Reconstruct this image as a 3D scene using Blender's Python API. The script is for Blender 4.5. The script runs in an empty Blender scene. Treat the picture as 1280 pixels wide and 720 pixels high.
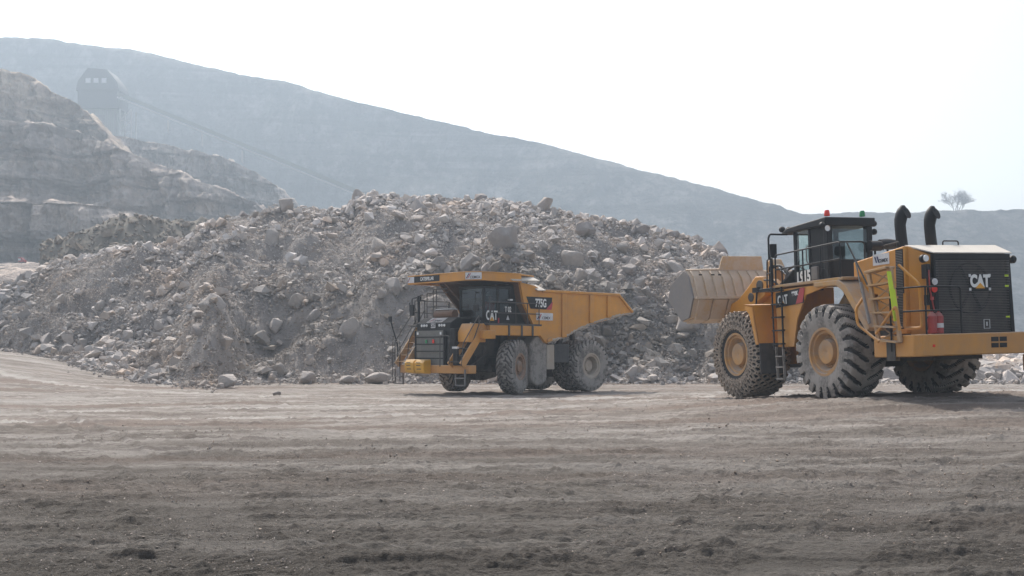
import bpy, bmesh, math, random
import numpy as np
from mathutils import Vector, Matrix, noise
R = math.radians
HAZE, SUN, SUN_EL, SUN_AZ, SKY, EXPO = .0010, 3.5, 50, -20, .15, .56
random.seed(7); rng = np.random.default_rng(11)
C = bpy.context.scene.collection
F_, CH, YH = 1420.0, 1.7, 440.0          # focal length in photo pixels, eye height, horizon row

# ------------------------------------------------------------------ helpers
def link(o): C.objects.link(o); return o
def tag(o, label=None, cat=None, group=None, kind=None):
    if label: o['label'] = label
    if cat: o['category'] = cat
    if group: o['group'] = group
    if kind: o['kind'] = kind
    return o
def empty(name, loc=(0,0,0), parent=None):
    o = bpy.data.objects.new(name, None); link(o); o.location = loc; o.empty_display_size = .2
    if parent: o.parent = parent
    return o
def copy_tree(o, parent=None):
    c = o.copy(); link(c)
    if parent: c.parent = parent
    for ch in [k for k in C.objects if k.parent == o and k != c]: copy_tree(ch, c)
    return c
class MB:
    def __init__(s): s.bm = bmesh.new()
    def poly(s, pts):
        return s.bm.faces.new([s.bm.verts.new(p) for p in pts])
    def hexa(s, p):   # p: 4 bottom then 4 top points
        v = [s.bm.verts.new(q) for q in p]
        for f in ((3,2,1,0),(4,5,6,7),(0,1,5,4),(1,2,6,5),(2,3,7,6),(3,0,4,7)): s.bm.faces.new([v[i] for i in f])
        return s
    def box(s, x0, x1, y0, y1, z0, z1):
        x0,x1=sorted((x0,x1)); y0,y1=sorted((y0,y1)); z0,z1=sorted((z0,z1))
        return s.hexa([(x0,y0,z0),(x1,y0,z0),(x1,y1,z0),(x0,y1,z0),(x0,y0,z1),(x1,y0,z1),(x1,y1,z1),(x0,y1,z1)])
    def prism(s, poly, axis, a, b):
        def P(u, v, t): return {'x':(t,u,v),'y':(u,t,v),'z':(u,v,t)}[axis]
        A = [s.bm.verts.new(P(u,v,a)) for u,v in poly]; B = [s.bm.verts.new(P(u,v,b)) for u,v in poly]
        n = len(poly); s.bm.faces.new(A); s.bm.faces.new(B[::-1])
        for i in range(n): s.bm.faces.new((A[i],B[i],B[(i+1)%n],A[(i+1)%n]))
        return s
    def plate(s, pts, t):     # planar polygon given thickness t along its normal (both ways)
        v = [Vector(p) for p in pts]; n = (v[1]-v[0]).cross(v[2]-v[0]).normalized()*(t/2)
        A = [s.bm.verts.new(p-n) for p in v]; B = [s.bm.verts.new(p+n) for p in v]
        k = len(v); s.bm.faces.new(A); s.bm.faces.new(B[::-1])
        for i in range(k): s.bm.faces.new((A[i],B[i],B[(i+1)%k],A[(i+1)%k]))
        return s
    def bar(s, a, b, w, h):   # rectangular bar from a to b
        a, b = Vector(a), Vector(b); d = (b-a).normalized()
        up = Vector((0,0,1)) if abs(d.z) < .95 else Vector((1,0,0))
        u = d.cross(up).normalized()*(w/2); v = u.cross(d).normalized()*(h/2)
        return s.hexa([a-u-v,b-u-v,b+u-v,a+u-v,a-u+v,b-u+v,b+u+v,a+u+v])
    def tube(s, pts, r, n=8, caps=True, radii=None, closed=False):
        pts = [Vector(p) for p in pts]; rings = []; up = None
        for i, p in enumerate(pts):
            a = pts[i-1] if (i > 0 or closed) else pts[i]; b = pts[(i+1)%len(pts)] if (i < len(pts)-1 or closed) else pts[i]
            d = (b-a).normalized()
            if up is None: up = d.orthogonal().normalized()
            up = (up - d*up.dot(d)).normalized(); w = d.cross(up)
            rr = radii[i] if radii else r
            rings.append([s.bm.verts.new(p+(up*math.cos(t)+w*math.sin(t))*rr) for t in [2*math.pi*k/n for k in range(n)]])
        m = len(rings)
        for i in range(m if closed else m-1):
            A, B = rings[i], rings[(i+1)%m]
            for k in range(n): s.bm.faces.new((A[k],A[(k+1)%n],B[(k+1)%n],B[k]))
        if caps and not closed: s.bm.faces.new(rings[0][::-1]); s.bm.faces.new(rings[-1])
        return s
    def path(s, pts, r, n=8, bend=.08):   # tube with rounded corners
        pts = [Vector(p) for p in pts]; q = [pts[0]]
        for i in range(1, len(pts)-1):
            a = (pts[i-1]-pts[i]); b = (pts[i+1]-pts[i]); t = min(bend, a.length*.45, b.length*.45)
            p0 = pts[i]+a.normalized()*t; p1 = pts[i]+b.normalized()*t
            for k in range(5):
                u = k/4; q.append(p0*(1-u)**2+pts[i]*2*u*(1-u)+p1*u*u)
        q.append(pts[-1]); return s.tube(q, r, n)
    def lathe(s, prof, c=(0,0,0), axis='y', n=32, close=False):   # prof: (axial, radius)
        rings = []
        for a, r in prof:
            ring = []
            for k in range(n):
                t = 2*math.pi*k/n; u, v = r*math.cos(t), r*math.sin(t)
                p = {'y':(u,a,v),'z':(u,v,a),'x':(a,u,v)}[axis]
                ring.append(s.bm.verts.new((p[0]+c[0],p[1]+c[1],p[2]+c[2])))
            rings.append(ring)
        for i in range(len(rings)-1):
            for k in range(n): s.bm.faces.new((rings[i][k],rings[i][(k+1)%n],rings[i+1][(k+1)%n],rings[i+1][k]))
        if close: s.bm.faces.new(rings[0]); s.bm.faces.new(rings[-1][::-1])
        return s
    def build(s, name, mat, parent=None, bevel=0, smooth=True, loc=None):
        bmesh.ops.recalc_face_normals(s.bm, faces=s.bm.faces)
        me = bpy.data.meshes.new(name); s.bm.to_mesh(me); s.bm.free()
        me.materials.append(mat)
        if smooth:
            me.polygons.foreach_set('use_smooth', [True]*len(me.polygons)); me.set_sharp_from_angle(angle=R(32))
        o = bpy.data.objects.new(name, me); link(o)
        if parent: o.parent = parent
        if loc: o.location = loc
        if bevel:
            b = o.modifiers.new('bevel','BEVEL'); b.width = bevel; b.segments = 2; b.limit_method = 'ANGLE'; b.angle_limit = R(40)
        return o
def text(body, origin, u, v, size, mat, parent, sx=.8, bold=.02, name='lettering', ext=.004):
    cu = bpy.data.curves.new(name, 'FONT'); cu.body = body; cu.size = size; cu.offset = bold*size; cu.extrude = ext
    cu.align_x = 'CENTER'; cu.align_y = 'CENTER'; cu.materials.append(mat)
    o = bpy.data.objects.new(name, cu); link(o); o.parent = parent
    u, v = Vector(u).normalized(), Vector(v).normalized(); n = u.cross(v)
    m = Matrix((( u.x*sx, v.x, n.x, origin[0]),(u.y*sx, v.y, n.y, origin[1]),(u.z*sx, v.z, n.z, origin[2]),(0,0,0,1)))
    bpy.context.view_layer.update(); me = bpy.data.meshes.new_from_object(o); me.transform(m); bpy.data.objects.remove(o); bpy.data.curves.remove(cu)
    o = bpy.data.objects.new(name, me); link(o); o.parent = parent
    return o

# ------------------------------------------------------------------ numpy noise
def _h(ix, iy, seed):
    n = (ix.astype(np.int64)*374761393 + iy.astype(np.int64)*668265263 + seed*1442695040888963) & 0x7fffffff
    n = (n ^ (n >> 13))*1274126177 & 0x7fffffff
    return ((n ^ (n >> 16)) & 0xffff)/65535.0
def vn(x, y, seed=0):
    x = np.asarray(x, float); y = np.asarray(y, float)
    ix, iy = np.floor(x), np.floor(y); fx, fy = x-ix, y-iy
    fx = fx*fx*(3-2*fx); fy = fy*fy*(3-2*fy)
    a, b, c, d = _h(ix,iy,seed), _h(ix+1,iy,seed), _h(ix,iy+1,seed), _h(ix+1,iy+1,seed)
    return ((a*(1-fx)+b*fx)*(1-fy)+(c*(1-fx)+d*fx)*fy)*2-1
def fbm(x, y, oct=4, seed=0, gain=.5):
    t = 0; a = 1; f = 1
    for o in range(oct):
        t = t+a*vn(x*f+o*17.3, y*f-o*9.1, seed+o); a *= gain; f *= 2.03
    return t
def ss(t): t = np.clip(t, 0, 1); return t*t*(3-2*t)
def interp(tab, x, k): return np.interp(x, [t[0] for t in tab], [t[k] for t in tab])
def grid_mesh(name, P, mat, smooth=True, kind='structure'):
    """P: (rows, cols, 3) array"""
    r, c = P.shape[:2]
    me = bpy.data.meshes.new(name); me.vertices.add(r*c); me.vertices.foreach_set('co', P.reshape(-1).astype(np.float32))
    i = np.arange((r-1)*(c-1)); a = (i//(c-1))*c + i % (c-1)
    q = np.stack([a, a+1, a+c+1, a+c], 1).astype(np.int32)
    me.loops.add(q.size); me.loops.foreach_set('vertex_index', q.reshape(-1))
    me.polygons.add(len(q)); me.polygons.foreach_set('loop_start', np.arange(0, q.size, 4, dtype=np.int32))
    me.polygons.foreach_set('use_smooth', np.full(len(q), smooth)); me.update(calc_edges=True); me.validate()
    me.materials.append(mat); o = bpy.data.objects.new(name, me); link(o)
    if kind: o['kind'] = kind
    return o

# ------------------------------------------------------------------ materials
class NT:
    def __init__(s, name):
        s.m = bpy.data.materials.new(name); s.m.use_nodes = True; s.t = s.m.node_tree; s.t.nodes.clear()
        s.out = s.n('ShaderNodeOutputMaterial'); s.b = s.n('ShaderNodeBsdfPrincipled'); s.l(s.b.outputs[0], s.out.inputs[0])
        s.tc = s.n('ShaderNodeTexCoord')
    def n(s, t, **k):
        q = s.t.nodes.new(t)
        for a, v in k.items(): setattr(q, a, v)
        return q
    def l(s, a, b): s.t.links.new(a, b)
    def inp(s, q, v):
        if isinstance(v, bpy.types.NodeSocket): s.l(v, q)
        else: q.default_value = v
    def noise(s, scale, detail=4, rough=.55, stretch=None, co=None):
        q = s.n('ShaderNodeTexNoise'); q.inputs['Scale'].default_value = scale; q.inputs['Detail'].default_value = detail; q.inputs['Roughness'].default_value = rough
        co = co or s.tc.outputs['Object']
        if stretch:
            mp = s.n('ShaderNodeMapping'); mp.inputs['Scale'].default_value = stretch; s.l(co, mp.inputs[0]); co = mp.outputs[0]
        s.l(co, q.inputs['Vector']); return q.outputs['Fac']
    def ramp(s, f, lo, hi):
        q = s.n('ShaderNodeMapRange'); q.inputs[1].default_value = lo; q.inputs[2].default_value = hi; s.l(f, q.inputs[0]); return q.outputs[0]
    def math(s, op, a, b=0.0):
        q = s.n('ShaderNodeMath', operation=op); s.inp(q.inputs[0], a); s.inp(q.inputs[1], b); return q.outputs[0]
    def mix(s, f, a, b, mode='MIX'):
        q = s.n('ShaderNodeMix', data_type='RGBA', blend_type=mode); s.inp(q.inputs[0], f)
        s.inp(q.inputs[6], (*a,1) if isinstance(a, tuple) else a); s.inp(q.inputs[7], (*b,1) if isinstance(b, tuple) else b); return q.outputs[2]
    def bump(s, h, dist, strength=1):
        q = s.n('ShaderNodeBump'); q.inputs['Distance'].default_value = dist; q.inputs['Strength'].default_value = strength
        s.l(h, q.inputs['Height']); s.l(q.outputs[0], s.b.inputs['Normal'])
    def done(s, col, rough=.8, metal=0.0, spec=.5):
        s.inp(s.b.inputs['Base Color'], (*col,1) if isinstance(col, tuple) else col)
        s.inp(s.b.inputs['Roughness'], rough); s.b.inputs['Metallic'].default_value = metal; s.b.inputs['Specular IOR Level'].default_value = spec
        return s.m
DUST = (.34,.29,.25)
def painted(name, base, dust=.3, rough=.45, spec=.5, scale=1.0, base2=None, bump=.002, dcol=None, metal=0.0, low_dust=0.0):
    t = NT(name); a = t.noise(1.3*scale, 6, .62); b = t.noise(9*scale, 5, .6); g = t.n('ShaderNodeNewGeometry')
    sx = t.n('ShaderNodeSeparateXYZ'); t.l(g.outputs['Normal'], sx.inputs[0])
    up = t.math('MULTIPLY', t.ramp(sx.outputs[2], .3, .9), .5)
    st = t.noise(3*scale, 4, .6, stretch=(1,1,.12))
    f = t.math('ADD', t.math('MULTIPLY', t.ramp(a, .38, .68), dust), up)
    f = t.math('ADD', f, t.math('MULTIPLY', t.ramp(st, .5, .75), dust*.6))
    f = t.math('ADD', f, t.math('MULTIPLY', t.ramp(b, .45, .75), dust*.5))
    so = t.n('ShaderNodeSeparateXYZ'); t.l(t.tc.outputs['Object'], so.inputs[0])
    low = t.math('MULTIPLY', t.ramp(t.math('ADD', so.outputs[2], t.math('MULTIPLY', a, 1.2)), 3.0, 1.2), low_dust)
    f = t.math('ADD', f, low)
    sc_ = t.noise(34*scale, 3, .7); f = t.math('ADD', f, t.math('MULTIPLY', t.ramp(sc_, .62, .7), dust*.9))
    f = t.math('MINIMUM', t.math('ADD', f, dust*.25), .92)
    col = t.mix(t.ramp(a, .3, .7), base, base2 or tuple(c*.8 for c in base))
    c = t.mix(f, col, dcol or DUST)
    t.bump(b, bump)
    r = t.math('ADD', t.math('MULTIPLY', f, .9-rough), rough)
    return t.done(c, r, metal, spec)
M = {}
M['yellow'] = painted('machine_yellow', (.70,.295,.012), .15, .40, base2=(.56,.23,.012), low_dust=.26)
M['boxyellow'] = painted('ballast_yellow', (.78,.40,.015), .1, .45)
M['yellow_dusty'] = painted('dusty_yellow', (.58,.29,.05), .55, .5, low_dust=.3, dcol=(.40,.33,.27))
M['black'] = painted('black_paint', (.009,.009,.011), .05, .45, spec=.3, dcol=(.14,.125,.11))
M['darkmetal'] = painted('dark_frame', (.03,.028,.027), .35, .6, dcol=(.18,.16,.14))
M['grey'] = painted('grey_metal', (.12,.12,.12), .35, .55)
M['greymatte'] = painted('radiator_grey', (.11,.11,.10), .4, .6, dcol=(.24,.23,.21))
M['brown'] = painted('brown_paint_wall_shade', (.17,.065,.018), .2, .6)  # brown of the drum; also paints canopy shade onto wall, lining and brackets
M['rubber'] = painted('tyre_rubber', (.035,.034,.034), .55, .85, dcol=(.30,.275,.25), scale=1.6)
M['rubber_dusty'] = painted('dusty_tyre_rubber', (.06,.056,.052), .9, .9, dcol=(.34,.31,.28), scale=1.6)
M['flap'] = painted('mudflap_rubber', (.03,.03,.032), .35, .7, dcol=(.14,.13,.125))
M['rimy'] = painted('wheel_rim_yellow', (.55,.27,.06), .45, .5, scale=1.5)
M['rimd'] = painted('wheel_rim_dusty', (.42,.33,.25), .7, .6, dcol=(.45,.40,.34), scale=2)
M['rimb'] = painted('wheel_rim_brown', (.33,.17,.08), .5, .6, scale=2)
M['white'] = painted('sticker_white', (.75,.75,.76), .12, .4, scale=3)
M['red'] = painted('red_paint', (.45,.03,.03), .1, .35)
M['navy'] = painted('sticker_navy', (.03,.03,.12), .05, .4)
M['stickred'] = painted('sticker_red', (.5,.04,.05), .05, .4)
M['hivis'] = painted('high_visibility_yellow', (.65,.85,.02), .04, .4, .5)
M['chain'] = painted('worn_chain_steel', (.20,.165,.13), .6, .5, dcol=(.44,.36,.29), metal=.3, scale=3)
M['steel'] = painted('bucket_steel', (.20,.19,.19), .35, .45, dcol=(.36,.31,.27), metal=.2)
M['chrome'] = NT('cylinder_rod').done((.6,.6,.6), .2, 1)
M['lamp'] = NT('lamp_lens').done((.75,.75,.75), .2, .3)
M['redlens'] = NT('red_lens').done((.75,.04,.02), .25)
M['greenlens'] = NT('green_lens').done((.02,.22,.08), .25)
M['letter'] = NT('lettering_white').done((.8,.8,.78), .5)
M['letteryellow'] = NT('lettering_triangle_yellow').done((.75,.36,.03), .5)
M['letterblack'] = NT('lettering_dark').done((.03,.03,.035), .5)
def glass(name, tint, refl):
    t = NT(name); tr = t.n('ShaderNodeBsdfTransparent'); tr.inputs[0].default_value = (*tint,1)
    gl = t.n('ShaderNodeBsdfGlossy'); gl.inputs[0].default_value = (.9,.95,1,1); gl.inputs[1].default_value = .03
    fr = t.n('ShaderNodeFresnel'); fr.inputs[0].default_value = 1.5
    mx = t.n('ShaderNodeMixShader'); g_ = t.n('ShaderNodeNewGeometry'); t.l(t.math('MULTIPLY', t.math('ADD', fr.outputs[0], refl), t.math('SUBTRACT', 1.0, g_.outputs['Backfacing'])), mx.inputs[0]); t.l(tr.outputs[0], mx.inputs[1]); t.l(gl.outputs[0], mx.inputs[2])
    t.l(mx.outputs[0], t.out.inputs[0]); return t.m
M['glass'] = glass('cab_glass', (.93,.98,.96), .03)
M['glassdark'] = glass('tinted_cab_glass', (.55,.60,.62), .03)

def rock_mat(name, attr=False, rnd=False, a=(.44,.408,.385), b=(.31,.285,.268), warm=(.40,.30,.22), scale=1.0):
    t = NT(name); n1 = t.noise(.6*scale, 5, .6); n2 = t.noise(5*scale, 6, .65); n3 = t.noise(.25*scale, 3)
    c = t.mix(t.ramp(n1, .3, .7), a, b); c = t.mix(t.math('MULTIPLY', t.ramp(n3, .52, .68), .4), c, warm)
    c = t.mix(t.math('MULTIPLY', t.ramp(n2, .35, .7), .35), c, tuple(x*.65 for x in a))
    if attr:
        at = t.n('ShaderNodeAttribute', attribute_name='tint'); c = t.mix(1.0, c, at.outputs['Color'], 'MULTIPLY')
    if rnd:
        oi = t.n('ShaderNodeObjectInfo'); v = t.ramp(oi.outputs['Random'], 0, 1)
        c = t.mix(1.0, c, t.mix(v, (.78,.76,.76), (1.15,1.12,1.08)), 'MULTIPLY')
    t.bump(t.math('ADD', n2, t.math('MULTIPLY', t.noise(22*scale, 4), .3)), .06/scale)
    return t.done(c, .92, 0, .25)
M['rubble'] = rock_mat('rubble_limestone', attr=True)
M['boulder'] = rock_mat('boulder_limestone', rnd=True)
M['mound'] = rock_mat('rubble_fines', a=(.33,.295,.27), b=(.22,.195,.175), warm=(.24,.19,.15))
M['heap'] = rock_mat('brown_overburden', a=(.20,.175,.14), b=(.13,.115,.095), warm=(.24,.19,.14), scale=.6)

def ground_mat():
    t = NT('compacted_quarry_dirt')
    big = t.noise(.09, 4, .6); mid = t.noise(.5, 6, .62, stretch=(.35,1.9,1)); sm = t.noise(2.6, 6, .66, stretch=(.28,1.5,1)); fine = t.noise(20, 6, .7); red = t.noise(.16, 5, .6, stretch=(.3,1.6,1))
    c = t.mix(t.ramp(mid, .40, .60), (.20,.17,.145), (.36,.33,.30))
    c = t.mix(t.math('MULTIPLY', t.ramp(red, .50, .60), .75), c, (.19,.14,.112))
    c = t.mix(t.math('MULTIPLY', t.ramp(sm, .51, .60), .8), c, (.15,.125,.11))
    c = t.mix(t.math('MULTIPLY', t.ramp(big, .55, .7), .6), c, (.385,.36,.335))
    tk = t.n('ShaderNodeAttribute', attribute_name='packed'); c = t.mix(t.math('MULTIPLY', tk.outputs['Fac'], t.ramp(mid, .25, .6)), c, (.43,.40,.37))
    c = t.mix(t.math('MULTIPLY', t.ramp(fine, .4, .7), .22), c, (.17,.145,.125))
    # foreground shade painted into the dirt colour; its border wanders with the noise
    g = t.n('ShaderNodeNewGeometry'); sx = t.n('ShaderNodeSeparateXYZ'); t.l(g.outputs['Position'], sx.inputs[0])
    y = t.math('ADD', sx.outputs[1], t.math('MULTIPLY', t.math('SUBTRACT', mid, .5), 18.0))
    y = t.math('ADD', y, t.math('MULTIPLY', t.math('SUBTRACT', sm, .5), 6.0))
    fore_shade = t.ramp(y, 28, 8)
    c = t.mix(t.math('MULTIPLY', fore_shade, .87), c, (.062,.056,.049))
    c = t.mix(t.math('MULTIPLY', t.ramp(sx.outputs[1], 84, 96), .95), c, (.05,.045,.04))
    t.bump(t.math('ADD', t.math('MULTIPLY', sm, 1.0), t.math('MULTIPLY', fine, .8)), .09)
    return t.done(c, .93, 0, .2)
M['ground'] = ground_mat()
def cliff_mat(name, a, b, streak, scale=1.0):
    t = NT(name); n1 = t.noise(.05*scale, 6, .62); st = t.noise(.16*scale, 6, .65, stretch=(1,1,.07)); sb = t.noise(.10*scale, 5, .6, stretch=(.08,.08,2.2)); n2 = t.noise(.45*scale, 6, .7)
    c = t.mix(t.ramp(n1, .38, .62), a, b); c = t.mix(t.math('MULTIPLY', t.ramp(st, .48, .62), .75), c, streak)
    c = t.mix(t.math('MULTIPLY', t.ramp(sb, .53, .60), .6), c, tuple(x*.4 for x in b)); c = t.mix(t.math('MULTIPLY', t.ramp(n2, .45, .62), .5), c, tuple(x*.45 for x in a))
    t.bump(t.math('ADD', n2, st), 1.5); return t.done(c, .95, 0, .1)
M['cliff'] = cliff_mat('quarry_face_stone', (.58,.48,.41), (.36,.30,.27), (.76,.64,.54))
M['cliffwarm'] = cliff_mat('weathered_quarry_face', (.68,.52,.39), (.42,.33,.27), (.80,.66,.50))
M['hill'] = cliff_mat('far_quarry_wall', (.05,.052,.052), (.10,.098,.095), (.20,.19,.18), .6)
M['house'] = painted('crusher_cladding', (.07,.08,.08), .1, .7)
M['glintwhite'] = painted('painted_sun_glint', (.62,.58,.52), .2, .45, dcol=(.5,.46,.4))  # pale colour puts the sun's glint into the sloping plates
M['houselight'] = painted('crusher_cladding_green', (.22,.24,.20), .2, .7)
M['conv'] = painted('conveyor_cladding', (.48,.47,.45), .2, .7)

# ================================================================== THE SETTING
def gz0(X, Y):
    z = .60*np.exp(-((X-13)/9)**2-((Y-30)/9)**2)
    z = z + 1.75*ss((-X-15)/20)*ss((Y-38)/28)
    z = z - .04*np.exp(-((X-0)/8)**2-((Y-45)/5)**2)
    u = X/np.maximum(Y, 1)
    z = z + ss((Y-80)/130)*15.5*ss((-u-.06)/.16)
    return z
TRACKS = [  # centre line points, width, depth, bar pitch
    ([(-1.5,7.6),(-2.66,10.5),(-3.6,13),(-6.9,20),(-12,30),(-22,45)], .62, .05, .15),
    ([(1.6,7.4),(2.2,8.8),(3.1,10.5),(6.2,16),(9,20),(20,32)], .7, .04, .17),
    ([(-30,24),(-14,27),(0,31),(8,40),(14,46),(24,50)], 1.0, .05, .22),
    ([(-30,28),(-14,31.5),(-1,35.5),(5,42),(10,48),(18,55)], 1.0, .05, .22),
    ([(28,20),(12,24.5),(2,27.5),(-8,36),(-14,44),(-24,52)], .9, .04, .22),
    ([(30,38),(10,39),(-3,41),(-12,46),(-30,60)], .9, .05, .22),
    ([(-24,16),(-8,17),(8,19),(26,18)], .8, .03, .2)]
def micro(X, Y):
    n = .05*fbm(X*.14, Y*.22, 2, 5)*ss((Y-8)/10)
    mask = ss(.45+1.3*fbm(X*.13, Y*.25, 3, 23))
    n = n + .075*np.clip(fbm(X*.34, Y*1.8, 5, 21, .6)-.10, 0, .7)*mask
    n = n + .060*np.clip(fbm(X*.8, Y*3.0, 5, 27, .65)-.12, 0, .7)*(1-.4*mask)
    n = n + .06*np.clip(fbm(X*1.3, Y*2.2, 5, 33, .65)-.62, 0, .8)
    n = n + .017*fbm(X*5, Y*8, 4, 41, .75)
    return n
def track_z(X, Y):
    z = np.zeros_like(X); pk = np.zeros_like(X); fl = np.zeros_like(X)
    for pts, w, d, pitch in TRACKS:
        P = np.array(pts, float)
        # resample smoothly
        t = np.linspace(0, len(P)-1, 120); px = np.interp(t, range(len(P)), P[:,0]); py = np.interp(t, range(len(P)), P[:,1])
        k = np.ones(13)/13; px = np.convolve(np.pad(px,6,'edge'), k, 'valid'); py = np.convolve(np.pad(py,6,'edge'), k, 'valid')
        best = np.full(X.shape, 1e9); sl = np.zeros(X.shape); acc = 0.0
        x0, x1, y0, y1 = px.min()-2, px.max()+2, py.min()-2, py.max()+2
        m = (X > x0)&(X < x1)&(Y > y0)&(Y < y1); xm, ym = X[m], Y[m]; bm_, sm_ = best[m], sl[m]
        for i in range(len(px)-1):
            dx, dy = px[i+1]-px[i], py[i+1]-py[i]; L2 = dx*dx+dy*dy; L = math.sqrt(L2)
            tt = np.clip(((xm-px[i])*dx+(ym-py[i])*dy)/L2, 0, 1); q = np.hypot(xm-px[i]-tt*dx, ym-py[i]-tt*dy)
            c = q < bm_; bm_[c] = q[c]; sm_[c] = (acc+tt*L)[c]; acc += L
        prof = -d*(1-ss((bm_-w*.42)/(w*.12))) + d*.8*np.exp(-((bm_-w*.62)/(w*.12))**2)
        bars = d*.5*(np.sin(2*math.pi*(sm_/pitch + bm_*1.6)) > .1)*(bm_ < w*.45)
        fl[m] = np.maximum(fl[m], 1-ss((bm_-w*.5)/(w*.15)))
        if d == .05 and w > .85: pk[m] = np.maximum(pk[m], (1-ss((bm_-w*.35)/(w*.3)))*(ym > 18))
        z[m] += (prof+bars)*ss(.45+1.1*fbm(xm*.45, ym*.45, 3, 77))
    return z, pk, fl
# mound boundary tables (bearing in photo columns, row, distance)
CREST = [(-500,400,95),(-150,372,92),(0,357,88),(47,343,88),(72,327,88),(105,320,88),(144,314,88),(199,305,90),(253,290,92),(320,280,95),(360,272,97),(440,271,95),(456,258,92),(470,253,92),(570,251,90),(640,258,88),(700,266,88),(745,275,87),(800,288,86),(860,306,85),(905,325,84),(960,347,82),(1020,374,80),(1100,412,78),(1180,438,76),(1260,450,75),(1500,456,75),(2000,462,76)]
BASE = [(-500,0,86),(0,0,77),(50,0,71),(100,0,65),(150,0,61),(200,0,57),(240,0,53.5),(268,0,52.3),(290,0,56),(310,0,60),(340,0,62),(480,0,62),(700,0,62),(900,0,62),(1100,0,61),(1280,0,60.5),(2000,0,60)]
def mound_surface(px, t):
    """px bearing column, t 0 (foot) .. 1 (crest) .. 1.6 (behind) -> X, Y, Z"""
    px = np.asarray(px, float); t = np.asarray(t, float)
    wob = 9*fbm(px*.02, px*0, 3, 3)
    Db = interp(BASE, px, 2) + 1.0*vn(px*.03, px*0+3, 9); Dc = interp(CREST, px+wob*.3, 2); yc = interp(CREST, px, 1)
    D = Db+(Dc-Db)*t; X = (px-640)/F_*D
    z0 = gz0((px-640)/F_*Db, Db); zc = CH+(YH-yc)*Dc/F_
    lin = np.interp(t, [0,1,1.6], [0,1,-.3])
    dug = np.interp(t, [0,.04,.20,.27,.34,.62,.85,1,1.1,1.6], [0,.06,.40,.47,.50,.75,.93,1,.97,-.3])
    k = ss((px-215)/60)*(1-ss((px-1000)/150))
    k = np.maximum(k, .8*ss((px+80)/60)*(1-ss((px-60)/60)))
    f = lin*(1-k)+dug*k
    bay = .09*np.exp(-((px-330)/60)**2)+.08*np.exp(-((px-830)/55)**2)+.05*np.exp(-((px-520)/70)**2)
    f = f - bay*np.exp(-((t-.2)/.1)**2)*k
    Z = z0+(zc-z0)*f
    hgt = np.clip(f, 0, 1)*np.clip(1.5-f, 0, 1)
    Z = Z + (1.5*fbm(X*.14, D*.16, 4, 51)+.35*fbm(X*.8, D*.8, 3, 61))*np.clip((zc-z0)/9, .08, 1)*ss(t*7)*(1-.55*ss((t-.75)/.2))
    return X, D, Z
# --- ground sheet
rows = np.concatenate([[-60,-30,-12,-4,0,2,4,5.5], 1/np.linspace(1/6.5, 1/82, 560), np.geomspace(84, 900, 60)])
us = np.concatenate([np.linspace(-3.2,-.78,14), np.linspace(-.74,.74,1150), np.linspace(.78,3.2,14)])
Yg, U = np.meshgrid(rows, us, indexing='ij'); Xg = U*np.maximum(Yg, 9)
near = (Yg > 5)&(Yg < 82)
tz, PK, FL = track_z(Xg, np.where(near, Yg, -999)); mic = np.where(near, micro(Xg, Yg), 0)
Zg = gz0(Xg, Yg) + mic*(1-.5*FL*(Yg < 24)) + tz*np.where(Yg < 24, .75, 1)
# press the ground flat under the machines' tyres
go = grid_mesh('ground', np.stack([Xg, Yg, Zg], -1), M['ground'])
ga = go.data.attributes.new('packed','FLOAT','POINT'); ga.data.foreach_set('value', PK.reshape(-1).astype(np.float32))
def gz(x, y):
    return float(gz0(np.float64(x), np.float64(y))+micro(np.float64(x), np.float64(y)))

# --- rubble mound body
pxs = np.linspace(-500, 1900, 720); ts = np.concatenate([np.linspace(-.02, 1.1, 170), np.linspace(1.13, 1.6, 14)])
TT, PX = np.meshgrid(ts, pxs, indexing='ij'); X, Y, Z = mound_surface(PX, TT); Z = np.where(TT < 0, Z-.3, Z)
grid_mesh('rubble_mound_slope', np.stack([X, Y, Z-.17*(TT > .02)+.10*fbm(X*2.2, Y*2.2, 4, 71, .6)*(TT > .02)], -1), M['mound'])

# --- rock shapes
def hull_rock(seed, n=14, flat=(1,1,1), sub=0):
    r = random.Random(seed); bm = bmesh.new()
    for _ in range(n):
        p = Vector((r.uniform(-1,1), r.uniform(-1,1), r.uniform(-1,1))); L = (abs(p.x)**3.2+abs(p.y)**3.2+abs(p.z)**3.2)**(1/3.2)
        p = p/L*r.uniform(.82,1.05); bm.verts.new((p.x*flat[0], p.y*flat[1], p.z*flat[2]))
    g = bmesh.ops.convex_hull(bm, input=bm.verts); bmesh.ops.delete(bm, geom=[v for v in bm.verts if not v.link_faces], context='VERTS')
    if sub:
        bmesh.ops.bevel(bm, geom=list(bm.edges), offset=.05, segments=1, affect='EDGES')
        bmesh.ops.triangulate(bm, faces=bm.faces)
        bmesh.ops.subdivide_edges(bm, edges=list(bm.edges), cuts=sub, use_grid_fill=True)
        for v in bm.verts:
            d = noise.noise(v.co*2.2+Vector((seed,0,0)))*.09+noise.noise(v.co*6+Vector((0,seed,0)))*.035
            v.co *= 1+d
    bmesh.ops.triangulate(bm, faces=bm.faces); bm.normal_update(); return bm
protos = []
for s in range(16):
    bm = hull_rock(100+s, 10+s % 6, (1, .72+.03*(s % 9), .58+.045*(s % 8))); bm.verts.ensure_lookup_table(); bm.verts.index_update()
    protos.append((np.array([v.co[:] for v in bm.verts]), np.array([[v.index for v in f.verts] for f in bm.faces]))); bm.free()
tinies = []
for s in range(8):
    bm = hull_rock(300+s, 6, (1, .8, .7)); bm.verts.ensure_lookup_table(); bm.verts.index_update()
    tinies.append((np.array([v.co[:] for v in bm.verts]), np.array([[v.index for v in f.verts] for f in bm.faces]))); bm.free()
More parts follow.
